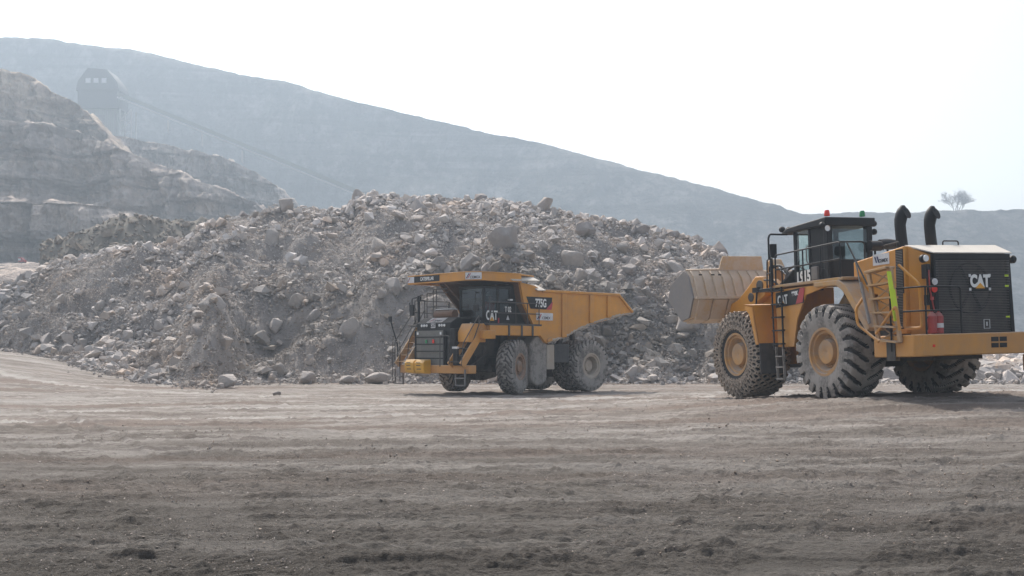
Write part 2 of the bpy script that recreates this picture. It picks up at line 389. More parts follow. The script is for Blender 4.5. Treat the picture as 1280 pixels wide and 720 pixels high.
def rock_mass(name, pos, size, mat, tint, label=None, kind='stuff', sink=.25, tiny=False):
    PR = tinies if tiny else protos; N = len(pos); which = rng.integers(0, len(PR), N); V = []; Fc = []; Tn = []; off = 0
    q = rng.normal(size=(N,4)); q /= np.linalg.norm(q, axis=1)[:,None]; w,x,y,z = q.T
    Rm = np.stack([1-2*(y*y+z*z),2*(x*y-z*w),2*(x*z+y*w),2*(x*y+z*w),1-2*(x*x+z*z),2*(y*z-x*w),2*(x*z-y*w),2*(y*z+x*w),1-2*(x*x+y*y)],1).reshape(N,3,3)
    for k,(pv,pf) in enumerate(PR):
        i = np.where(which == k)[0]
        if not len(i): continue
        vv = np.einsum('nij,vj->nvi', Rm[i], pv)*size[i][:,None,None]; vv[:,:,2] *= .85; vv += pos[i][:,None,:]; vv[:,:,2] += (size[i]*(.5-sink))[:,None]
        V.append(vv.reshape(-1,3)); Fc.append((pf[None]+(off+np.arange(len(i))*len(pv))[:,None,None]).reshape(-1,3)); Tn.append(np.repeat(tint[i], len(pv), 0)); off += len(i)*len(pv)
    V = np.concatenate(V); Fc = np.concatenate(Fc).astype(np.int32); Tn = np.concatenate(Tn)
    me = bpy.data.meshes.new(name); me.vertices.add(len(V)); me.vertices.foreach_set('co', V.reshape(-1).astype(np.float32))
    me.loops.add(Fc.size); me.loops.foreach_set('vertex_index', Fc.reshape(-1)); me.polygons.add(len(Fc)); me.polygons.foreach_set('loop_start', np.arange(0, Fc.size, 3, dtype=np.int32))
    me.polygons.foreach_set('use_smooth', np.zeros(len(Fc), bool)); me.update(calc_edges=True)
    at = me.color_attributes.new('tint','FLOAT_COLOR','POINT'); at.data.foreach_set('color', np.concatenate([Tn, np.ones((len(Tn),1))],1).reshape(-1).astype(np.float32))
    me.materials.append(mat); o = bpy.data.objects.new(name, me); link(o); tag(o, label, 'rubble', kind=kind); return o
def tints(n, spread=.22):
    v = 1+rng.normal(0, spread*.6, n)[:,None]; warm = rng.random(n)[:,None]**3
    return np.clip(v*(1-warm*np.array([[.0,.10,.20]])), .45, 1.6)
# scatter density follows the slope's coarse and fine zones
N = 150000
px = rng.uniform(-200, 1600, N); t = rng.beta(1.0, 1.05, N)*1.06
X, Y, Z = mound_surface(px, t)
coarse = fbm(X*.13, Y*.18, 3, 91)
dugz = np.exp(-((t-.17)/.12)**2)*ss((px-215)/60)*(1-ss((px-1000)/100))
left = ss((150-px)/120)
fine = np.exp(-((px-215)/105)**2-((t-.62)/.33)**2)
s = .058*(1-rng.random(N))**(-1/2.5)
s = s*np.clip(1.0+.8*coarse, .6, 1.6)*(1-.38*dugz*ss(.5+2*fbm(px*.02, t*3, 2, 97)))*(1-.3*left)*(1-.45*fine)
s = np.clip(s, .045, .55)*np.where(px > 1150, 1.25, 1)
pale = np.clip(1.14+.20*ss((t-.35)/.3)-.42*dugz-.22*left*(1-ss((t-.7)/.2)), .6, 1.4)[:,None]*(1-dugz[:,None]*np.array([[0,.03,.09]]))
keep = rng.random(N) > (.12*dugz+.15*left)
foot = rng.random(N) < .0
pos = np.stack([X, Y, Z], 1)[keep]
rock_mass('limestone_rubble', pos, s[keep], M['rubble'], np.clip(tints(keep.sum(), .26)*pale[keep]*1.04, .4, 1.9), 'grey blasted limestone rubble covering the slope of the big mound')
n = 130000; px = rng.uniform(-200, 1600, n); t = rng.beta(.95, 1.3, n)*1.02; X, Y, Z = mound_surface(px, t)
s = .034*(1-rng.random(n))**(-1/4.0); dz = np.exp(-((t-.17)/.12)**2)*ss((px-215)/60)*(1-ss((px-1000)/100))
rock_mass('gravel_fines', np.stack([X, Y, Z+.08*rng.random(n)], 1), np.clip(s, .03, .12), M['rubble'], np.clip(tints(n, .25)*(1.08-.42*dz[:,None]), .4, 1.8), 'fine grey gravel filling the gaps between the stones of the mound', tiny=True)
# loose stones along the foot of the mound
n = 5200; px = rng.uniform(-150, 1600, n); Db = interp(BASE, px, 2); off = rng.exponential(.9, n); Y = Db-off+.8; X = (px-640)/F_*Y
Z = gz0(X, Y)+micro(X, Y); s = np.clip(.06*(1-rng.random(n))**(-1/2.4), .04, .34)*np.exp(-off*.12)
rock_mass('foot_stones', np.stack([X,Y,Z],1), s, M['rubble'], tints(n), 'loose grey stones scattered along the foot of the mound')
# clods and pebbles on the yard floor
n = 22000; Y = 1/rng.uniform(1/58, 1/6.8, n); X = rng.uniform(-.62, .62, n)*Y; Z = gz0(X, Y)+micro(X, Y)
s = np.clip(.0055*(1-rng.random(n))**(-1/2.2), .005, .02)*np.clip(Y/14, .6, 1.5)
cl = fbm(X*.3, Y*.3, 3, 131); k = cl > -.15
rock_mass('dirt_clods', np.stack([X,Y,Z],1)[k], s[k], M['rubble'], tints(k.sum(), .2)*np.array([[.95,.90,.85]]), 'small clods and pebbles lying on the dirt yard')

# --- counted boulders
bmeshes = []
for s_ in range(14):
    bm = hull_rock(500+s_, 13+s_ % 6, (1, .7+.05*(s_ % 5), .58+.06*(s_ % 6)), sub=2)
    me = bpy.data.meshes.new('boulder'); bm.to_mesh(me); bm.free(); me.materials.append(M['boulder'])
    me.polygons.foreach_set('use_smooth', [True]*len(me.polygons)); me.set_sharp_from_angle(angle=R(24)); bmeshes.append(me)
def boulder(x, y, z, size, label, group=None, mesh=None, rot=None, scl=(1,1,1)):
    o = bpy.data.objects.new('boulder', bmeshes[mesh if mesh is not None else random.randrange(14)]); link(o)
    o.location = (x, y, z); o.rotation_euler = rot or [random.uniform(0, 6.28) for _ in range(3)]; o.scale = [size*k for k in scl]
    return tag(o, label, 'boulder', group)
def surf_at(pxx, pyy):
    """nearest point of the mound seen at that bearing and row"""
    tt = np.linspace(0, 1.02, 300); x, y, z = mound_surface(np.full(300, float(pxx)), tt); row = YH-(z-CH)/y*F_
    i = np.where(row <= pyy)[0]; i = i[0] if len(i) else 299
    return x[i], y[i], z[i]
named = [ # column, row, half size (m), label
    (678,262,1.05,'rounded dark boulder standing highest on the crest of the mound'),
    (469,256,.75,'pale boulder at the left end of the high crest'),
    (440,417,.85,'tan angular boulder in the dug face left of the dump truck canopy'),
    (372,379,.70,'flat brownish slab lying on the slope above the dug bay'),
    (392,398,.55,'upright brown boulder just below the flat slab'),
    (622,268,.85,'broad grey boulder below the crest left of the darkest one'),
    (520,318,.85,'large pale grey boulder on the slope above the truck canopy front'),
    (715,330,.95,'big pointed pale boulder above the dump truck body'),
    (778,312,.65,'square buff boulder on the slope above the tail of the truck body'),
    (862,412,1.05,'brown boulder lying beneath the raised loader bucket'),
    (203,410,.65,'long pale boulder on the shoulder of the left slope'),
    (60,428,.75,'pale boulder low on the left end of the mound'),
    (340,300,.80,'wide flat topped brown boulder below the brown heap'),
    (630,305,1.15,'largest grey block on the slope directly above the truck cab'),
    (705,265,.7,'dark boulder on the crest just right of the highest boulder'),
    (800,290,.8,'dark block on the descending right crest'),
    (500,252,.8,'pale pointed boulder standing on the high crest left of its middle'),
    (548,250,.65,'grey boulder on the high crest straight above the truck cab roof'),
    (600,252,.75,'wide low boulder on the high crest left of the standing dark boulders'),
    (843,296,.6,'small dark crest boulder nearest the loader bucket'),
]
for a, b, s_, lab in named:
    x, y, z = surf_at(a, b)
    boulder(x, y, z+s_*.1, s_, lab, scl=(1,1,.85))
feet = [(285,478,.58,'cube shaped block standing alone at the foot of the mound', (1.05,.95,.85)),
        (383,477,.55,'tall grey block at the mound foot right of the cube shaped block', (.95,.9,.95)),
        (472,478,.78,'long low block at the mound foot beside the truck steps', (1.0,.8,.62)),
        (433,478,.5,'small block between the tall grey block and the long low block', (1,.8,.7)),
        (346,496,.20,'lone small rock lying on the yard in front of the mound', (1,.8,.7))]
for a, b, s_, lab, sc in feet:
    D = 53.0 if a == 285 else 60.2 if b < 480 else 44.5
    x = (a-640)/F_*D; z = gz(x, D)
    boulder(x, D, z+s_*sc[2]*.62, s_, lab, mesh=3, rot=(random.uniform(-.1,.1), random.uniform(-.1,.1), random.uniform(0,3)), scl=sc)
for i in range(270):
    a = random.uniform(-60, 1340); tt_ = random.random()**.8*1.0
    if a > 1000: tt_ *= .5
    x, y, z = mound_surface(a, tt_); s_ = .36*(1-random.random()*.97)**(-1/3.2)
    if a < 180: s_ *= .7
    s_ = min(s_, 1.0)*(.6 if 130 < a < 320 and tt_ > .35 else 1)
    boulder(float(x), float(y), float(z)+s_*.12, s_, 'grey boulder half buried in the rubble of the mound', 'boulders half buried in the mound', scl=(1,1,.85))

qx, qy = np.meshgrid(np.linspace(-190, -14, 300), np.linspace(92, 212, 200)); qb = gz0(qx, qy)
grid_mesh('quarry_floor', np.stack([qx, qy, qb-.6+.9*np.abs(fbm(qx*.12, qy*.12, 4, 401))+.5*fbm(qx*.5, qy*.5, 3, 403)+.9*((qy > 150)&(qy < 156))], -1), M['cliff'])
# --- brown overburden heap behind the mound
HC = [(20,345,118),(48,338,118),(52,300,119),(75,290,120),(105,283,120),(130,272,120),(152,263,120),(172,264,120),(195,272,122),(240,271,124),(290,270,126),(330,272,128),(380,274,130),(440,285,132)]
hp = np.linspace(20, 440, 260); tt = np.linspace(0, 1.5, 110); TT, PX = np.meshgrid(tt, hp, indexing='ij')
Dc = interp(HC, PX, 2); zc = CH+(YH-interp(HC, PX, 1))*Dc/F_; Db = Dc-15; D = Db+(Dc-Db)*TT; X = (PX-640)/F_*D
z0 = 4.5; f = np.interp(TT, [0,.35,.7,.9,1,1.5], [0,.3,.68,.93,1,.3]); Z = z0+(zc-z0)*f+(.9*fbm(X*.25, D*.25, 5, 141)*(1-.7*ss((TT-.8)/.15)) - .7*np.abs(fbm(X*.4, D*.06, 3, 143)))*ss(TT*4)
hp_o = grid_mesh('overburden_heap', np.stack([X,D,Z],-1), M['heap'])
n = 2200; px = rng.uniform(45, 430, n); t = rng.uniform(.1, 1.0, n); D = (interp(HC,px,2)-15)+15*t; X = (px-640)/F_*D
zc = CH+(YH-interp(HC,px,1))*interp(HC,px,2)/F_; f = np.interp(t,[0,.35,.7,.9,1,1.5],[0,.3,.68,.93,1,.3])
Z = z0+(zc-z0)*f+(.9*fbm(X*.25, D*.25, 5, 141)*(1-.7*ss((t-.8)/.15)) - .7*np.abs(fbm(X*.4, D*.06, 3, 143)))*ss(t*4)
rock_mass('heap_stones', np.stack([X,D,Z],1), np.clip(.13*(1-rng.random(n))**(-1/2.6),.1,.8), M['rubble'], tints(n)*.68*np.array([[1,.93,.82]]), 'brownish stones embedded in the heap behind the mound')

# --- quarry faces on the left, in benches
def bench(tab, zb, seed, mat, amp=3.0, back=26, lean=.15):
    """tab: (column, row, distance) of the upper edge; the face falls to height zb, a terrace runs back from the edge"""
    p = np.linspace(tab[0][0], tab[-1][0], 520); D = interp(tab, p, 2)+6*vn(p*.02, p*0, seed); row = interp(tab, p, 1)+1.5*fbm(p*.06, p*0, 3, seed+5)
    zt = CH+(YH-row)*D/F_; n1 = 150; P = []
    for k in range(n1+12):
        if k < n1:
            v = k/(n1-1); z = zb+(zt-zb)*v; d = D-(1-v)*np.maximum(zt-zb, 1)*lean
            X = (p-640)/F_*D
            zz_ = z+2.5*vn(X*.03, z*0, seed+3); step = np.abs(((zz_/7.0) % 1)-.15)
            dis = amp*(.8*fbm(X*.05, z*.03, 4, seed+9)+.75*np.abs(fbm(X*.16, z*.03, 4, seed+11))+.45*fbm(X*.5, z*.35, 4, seed+13, .6))+1.6*(step < .12)+.8*np.round(2*vn(X*.35, np.floor(zz_/7.0), seed+17))
            P.append(np.stack([X, d-dis*(1-ss((v-.93)/.07)*.6), z], -1))
        else:
            b = (k-n1+1)/12*back; X = (p-640)/F_*D; P.append(np.stack([X, D+b, zt-.16*b+1.3*fbm(X*.3, D*0+b*.3, 4, seed, .6)+b*.02], -1))
    return np.array(P)
grid_mesh('quarry_face', bench([(-260,235,205),(0,247,215),(60,251,215),(129,258,216),(187,271,218),(300,300,222)], 10, 201, M['cliff']), M['cliff'])
grid_mesh('quarry_face', bench([(-260,130,250),(0,149,258),(80,159,260),(133,179,262),(187,201,264),(240,223,266),(275,236,268),(320,254,270),(338,268,271),(360,300,272)], 12, 221, M['cliff'], 4), M['cliff'])
grid_mesh('quarry_face', bench([(-260,70,300),(0,88,305),(40,96,306),(67,115,307),(89,124,308),(120,152,309),(142,174,310),(170,215,312)], 30, 241, M['cliff'], 5), M['cliffwarm'])
grid_mesh('quarry_face', bench([(60,160,345),(147,170,350),(200,179,352),(275,195,356),(320,215,360),(345,232,362),(369,250,364),(385,290,366)], 12, 261, M['cliff'], 4), M['cliff'])
# --- far hillside
HR = [(-900,30,640),(-300,34,640),(0,46,640),(60,50,640),(190,66,640),(300,93,640),(355,101,640),(440,126,638),(560,155,632),(640,172,628),(700,185,620),(800,212,610),(900,238,600),(960,254,590),(1004,267,580),(1030,268,570),(1090,265,560),(1200,263,555),(1290,262,550),(1500,258,550),(2300,250,550)]
p = np.linspace(-900, 2300, 1100); D = interp(HR, p, 2)*.94; row = interp(HR, p, 1)+.8*fbm(p*.12, p*0, 4, 301)+1.2*vn(p*.03, p*0, 303); zt = CH+(YH-row)*D/F_; P = []
for k in range(86):
    if k < 72:
        v = k/71; z = -3+(zt+3)*v; X = (p-640)/F_*D; d = D-(1-v)*110-7*fbm(X*.02, z*.02, 4, 311)*(1-v)**.3-2.5*np.abs(fbm(X*.12, z*.012, 3, 315))*(1-v)**.2
        P.append(np.stack([X, d, z], -1))
    else:
        b = (k-71)*2.; P.append(np.stack([X, D+b, zt-b*b*.004], -1))
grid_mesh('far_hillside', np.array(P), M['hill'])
# --- sky haze
mh = bpy.data.materials.new('dusty_air'); mh.use_nodes = True; nt = mh.node_tree; nt.nodes.clear()
ou = nt.nodes.new('ShaderNodeOutputMaterial'); pv = nt.nodes.new('ShaderNodeVolumePrincipled'); nt.links.new(pv.outputs[0], ou.inputs['Volume'])
pv.inputs['Density'].default_value = HAZE; pv.inputs['Color'].default_value = (.71,.85,1.0,1); pv.inputs['Anisotropy'].default_value = .35
b = MB().box(-720, 1010, -75, 640, -8, 190); hz = b.build('haze', mh, smooth=False); hz['kind'] = 'stuff'

# --- bare tree on the skyline
def bare_tree():
    D = 548.; x = (1195-640)/F_*D; z = CH+(YH-263)*D/F_
    rt = empty('bare_tree', (x, D, z-.3)); tag(rt, 'leafless tree standing alone on the skyline to the right', 'tree')
    r = random.Random(5); tr = MB(); cr = MB()
    def grow(p, d, L, rad, lev, mb):
        pts = [p]; q = p; dd = d.copy()
        for k in range(3):
            dd = (dd+Vector((r.gauss(0,.13), r.gauss(0,.13), r.gauss(.02,.08)))).normalized(); q = q+dd*(L/3); pts.append(q)
        mb.tube(pts, rad, 3 if lev > 2 else 6, radii=[rad, rad*.88, rad*.76, rad*.64])
        if lev >= 5: return
        for at in (pts[1], pts[2])+(pts[3], pts[3]):
            a = Vector((r.gauss(0,1), r.gauss(0,1), r.gauss(.12,.6))).normalized(); nd = (dd+a*r.uniform(.55,.95)).normalized()
            if nd.z < -.1: nd.z = abs(nd.z)*.3
            grow(at, nd.normalized(), L*r.uniform(.62,.80), max(rad*.54,.024), lev+1, cr)
    for dx, sp, L0 in ((-1.0,-.30,3.7),(-.3,-.10,4.0),(.5,.12,4.0),(1.2,.30,3.8),(2.6,.30,3.2)):
        grow(Vector((dx,0,0)), Vector((sp,r.uniform(-.2,.2),1)).normalized(), L0, .20, 0, tr)
    bark = NT('bark').done((.2,.18,.17), .9)
    tr.build('trunk', bark, rt, smooth=False); cr.build('crown', bark, rt, smooth=False)
bare_tree()

# --- crusher house and conveyor on the far benches
def crusher():
    D = 470.; s = D/F_; cx = (122-640)*s
    rt = empty('crusher_house', (cx, D, CH+(YH-165)*s)); tag(rt, 'dark gabled crusher house high on the left quarry bench', 'building')
    k = s   # metres per photo pixel there
    MB().box(-25*k,26*k, 0, 12, 30*k, 52*k).build('upper_storey', M['house'], rt)
    MB().box(-22*k,22*k, 1.5, 11, -6*k, 30*k).build('lower_storey', M['houselight'], rt)
    MB().prism([(-27*k,52*k),(27*k,52*k),(25*k,62*k),(12*k,78*k),(-12*k,80*k),(-24*k,64*k)], 'y', -.4, 12.4).build('roof', M['house'], rt)
    for i in (-1,0,1):
        MB().box((i*10-1.5-3)*k,(i*10-1.5+3)*k, -.55,-.42, 61*k, 67*k).build('window_sky_panel', M['white'], rt)  # opaque white stands for bright sky showing through the openings
    b = MB()
    for i in range(9): b.box((-20+i*5)*k,(-19.2+i*5)*k, 1.2,1.49, -4*k, 28*k)
    b.build('cladding_rib', M['grey'], rt)
    MB().box(-8*k,8*k,1.1,1.19,-6*k,22*k).build('loading_door', M['grey'], rt)
    b = MB()
    for x_ in (26,40): 
        for y_ in (2,8): b.bar((x_*k,y_,-20*k),(x_*k,y_,30*k),.6,.6)
    for z_ in (-12,2,16): b.bar((26*k,2,z_*k),(40*k,2,(z_+13)*k),.3,.3); b.bar((26*k,2,z_*k),(40*k,2,z_*k),.3,.3)
    b.build('support_frame', M['conv'], rt)
    # conveyor
    D2 = 466.
    def P(px, py, d=D2): return Vector(((px-640)/F_*d, d, CH+(YH-py)*d/F_))
    cv = empty('conveyor_gallery', P(150,120)); tag(cv, 'long inclined conveyor gallery running down from the crusher house', 'conveyor')
    o = P(150,120); a, c = P(148,122)-o, P(455,247,450)-o
    m = MB(); m.bar(a, c, 2.4, .7); m.build('belt_frame', M['conv'], cv)
    m = MB(); m.bar(a+Vector((0,0,1.5)), c+Vector((0,0,1.5)), 2.2, 1.4); m.build('cover', M['houselight'], cv)
    for px, py in ((253,167),(303,188),(210,150)):
        q = P(px, py)-o; m = MB(); m.bar(q+Vector((0,-.8,0)), q+Vector((0,-.8,-5.2)), .35,.35); m.bar(q+Vector((0,.8,0)), q+Vector((0,.8,-5.2)), .35,.35); m.bar(q+Vector((0,-.8,-2)), q+Vector((0,.8,-4)), .2,.2); m.build('trestle', M['conv'], cv)
crusher()
def site_truck():
    D = 188.; x = (28-640)/F_*D; z = float(gz0(np.float64(x), np.float64(D)))
    rt = empty('site_truck', (x, D, z+.3)); rt.scale = (.55,.55,.55); tag(rt, 'tiny red and white site vehicle parked far off at the left edge', 'vehicle')
    MB().prism([(-.9,.35),(.9,.35),(.9,1.1),(.35,1.2),(.1,1.75),(-.9,1.75)], 'y', -.85, .85).build('body', M['red'], rt, bevel=.04)
    MB().box(-.91,-.1,-.87,-.851,.8,1.4).build('panel', M['white'], rt)
    for a_ in (-.55,.55):
        for b_ in (-.7,.7): MB().lathe([(-.1,.32),(.1,.32)], (a_,b_,.32), 'y', 14, close=True).build('wheel', M['rubber'], rt)
site_truck()

# ================================================================== WHEELS
M['groove'] = painted('tread_groove_rubber', (.02,.02,.02), .2, .9, dcol=(.10,.09,.085))
def tyre_mesh(Rr, W, rim, N, depth, style, name, mat, steps=12):
    prof = []
    hw = W/2
    side = [(.36*W,rim-.02),(.45*W,rim+.02),(.485*W,rim+.25*(Rr-rim)),(.50*W,rim+.5*(Rr-rim)),(.495*W,rim+.7*(Rr-rim)),(.485*W,rim+.72*(Rr-rim)),(.475*W,rim+.86*(Rr-rim)),(.455*W,Rr-.035)]
    for a, r in side: prof.append((a, r))
    m = 22
    for i in range(m+1):
        u = 1-2*i/m; prof.append((u*.43*W, Rr-.02*abs(u)**4))
    for a, r in side[::-1]: prof.append((-a, r))
    A = np.array([p[0] for p in prof]); Q = np.array([p[1] for p in prof]); nt_ = N*steps
    th = np.arange(nt_)/nt_*2*math.pi; TH, AA = np.meshgrid(th, A, indexing='ij'); QQ = np.tile(Q, (nt_,1)); s = AA/(W*.43)
    if style == 'chevron':
        ph = TH*N/(2*math.pi)+np.sign(s)*.25+.95*np.abs(s); fr = ph-np.floor(ph); g = (fr < .32+.06*np.abs(s))&(np.abs(s) > .12)
        g = g & (QQ > rim+.66*(Rr-rim))
    elif style == 'block':
        ph = TH*N/(2*math.pi)+np.sign(s)*.25+.8*np.abs(s)-.35*np.sin(np.abs(s)*math.pi); fr = ph-np.floor(ph); g = ((fr < .27)&(np.abs(s) > .04))|((np.abs(np.abs(s)-.42-.05*np.sign(np.sin(TH*N*.5))) < .045)&(fr < .75)); g = g&(QQ > rim+.70*(Rr-rim))
    else:
        ph = TH*N/(2*math.pi)+.5*(s > 0)+.45*np.abs(s)*np.sign(np.sin(s*9)+.2); fr = ph-np.floor(ph)
        zig = .34+.10*np.sign(np.sin(TH*N)); g = ((fr < .24)&(np.abs(s) > .05))|(np.abs(np.abs(s)-zig) < .05)|(np.abs(s+.06*np.sign(np.sin(TH*N))) < .035)
        g = g & (QQ > rim+.72*(Rr-rim))
    taper = ss((QQ-(rim+.64*(Rr-rim)))/(.16*(Rr-rim)))
    QQ = QQ-depth*g*taper; QQ = QQ+.006*vn(TH*9, AA*9, 3)
    AA = AA-np.sign(AA)*.03*g*(np.abs(s) > 1)
    X, Z = QQ*np.cos(TH), QQ*np.sin(TH); P = np.stack([X, AA, Z], -1); r, c = P.shape[:2]
    me = bpy.data.meshes.new(name); me.vertices.add(r*c); me.vertices.foreach_set('co', P.reshape(-1))
    i = np.arange(r*(c-1)); a = (i//(c-1)); b = i % (c-1); a2 = (a+1) % r
    q = np.stack([a*c+b, a*c+b+1, a2*c+b+1, a2*c+b], 1).astype(np.int32)
    me.loops.add(q.size); me.loops.foreach_set('vertex_index', q.reshape(-1)); me.polygons.add(len(q)); me.polygons.foreach_set('loop_start', np.arange(0, q.size, 4, dtype=np.int32))
    me.update(calc_edges=True); me.materials.append(mat); me.materials.append(M['groove'])
    gi = (g.reshape(-1)[q].sum(1) >= 2).astype(np.int32); me.polygons.foreach_set('material_index', gi); me.polygons.foreach_set('use_smooth', [True]*len(q)); me.set_sharp_from_angle(angle=R(28)); return me
def obj(name, me, parent): o = bpy.data.objects.new(name, me); link(o); o.parent = parent; return o
def rim_mesh(W, rim, mat, name, parent, hub=.3, dish=.2, bolts=24):
    h = W/2   # outer face towards +y
    b = MB().lathe([(.40*W,rim+.05),(.46*W,rim+.045),(.46*W,rim-.02),(.40*W,rim-.04),(.40*W,rim-.10),(h-dish,rim*.74),(h-dish-.02,rim*.70),(h-dish-.02,rim*.60),(h-dish+.06,rim*.56),(h-dish+.06,hub),(h-dish+.14,hub*.92),(h-dish+.15,hub*.55),(h-dish+.10,.001)], n=48)
    b.lathe([(-.40*W,rim+.03),(-.46*W,rim+.02),(-.40*W,rim-.06),(-.1*W,rim-.12),(-.1*W,.01)], n=40)
    for k in range(bolts):
        t = 2*math.pi*k/bolts; r_ = rim*.65
        b.lathe([(h-dish-.02,.028),(h-dish+.03,.028),(h-dish+.03,.001)], (r_*math.cos(t),0,r_*math.sin(t)), 'y', 6)
    o = b.build(name, mat, parent); return o
def chain_mesh(Rr, W, name, parent):
    """net of rings and links wrapped over tread and shoulders"""
    prof = [(.50*W,Rr*.64),(.515*W,Rr*.76),(.50*W,Rr*.89),(.46*W,Rr+.005),(.36*W,Rr+.02),(0,Rr+.025),(-.36*W,Rr+.02),(-.46*W,Rr+.005),(-.50*W,Rr*.89),(-.51*W,Rr*.78)]
    L = [0]
    for i in range(1, len(prof)): L.append(L[-1]+math.dist(prof[i], prof[i-1]))
    rows_ = 13; N = 34
    def S(th, l):
        for i in range(1, len(L)):
            if l <= L[i] or i == len(L)-1:
                u = (l-L[i-1])/(L[i]-L[i-1]); a = prof[i-1][0]*(1-u)+prof[i][0]*u; r_ = prof[i-1][1]*(1-u)+prof[i][1]*u
                return Vector((r_*math.cos(th), a, r_*math.sin(th)))
    b = MB(); dl = L[-1]/(rows_-1); dth = 2*math.pi/N
    for i in range(rows_):
        for k in range(N):
            th = (k+.5*(i % 2))*dth; p = S(th, i*dl)
            for sgn in (-.5, .5):
                if i < rows_-1:
                    q = S(th+sgn*dth, (i+1)*dl); d = q-p; b.bar(p+d*.12, q-d*.12, .042, .06)
            # ring at the node, lying on the surface
            e = (S(th+.01, i*dl)-S(th-.01, i*dl)).normalized(); f = (S(th, min(i*dl+.01, L[-1]))-S(th, max(i*dl-.01,0))).normalized()
            b.tube([p+(e*math.cos(t)+f*math.sin(t))*.050 for t in [math.pi*j/3 for j in range(6)]], .024, 4, closed=True)
    for l in (0,):
        b.tube([S(2*math.pi*k/88, l)+Vector((0,.01,0)) for k in range(88)], .025, 5, closed=True)
    return b.build(name, M['chain'], parent, smooth=False)

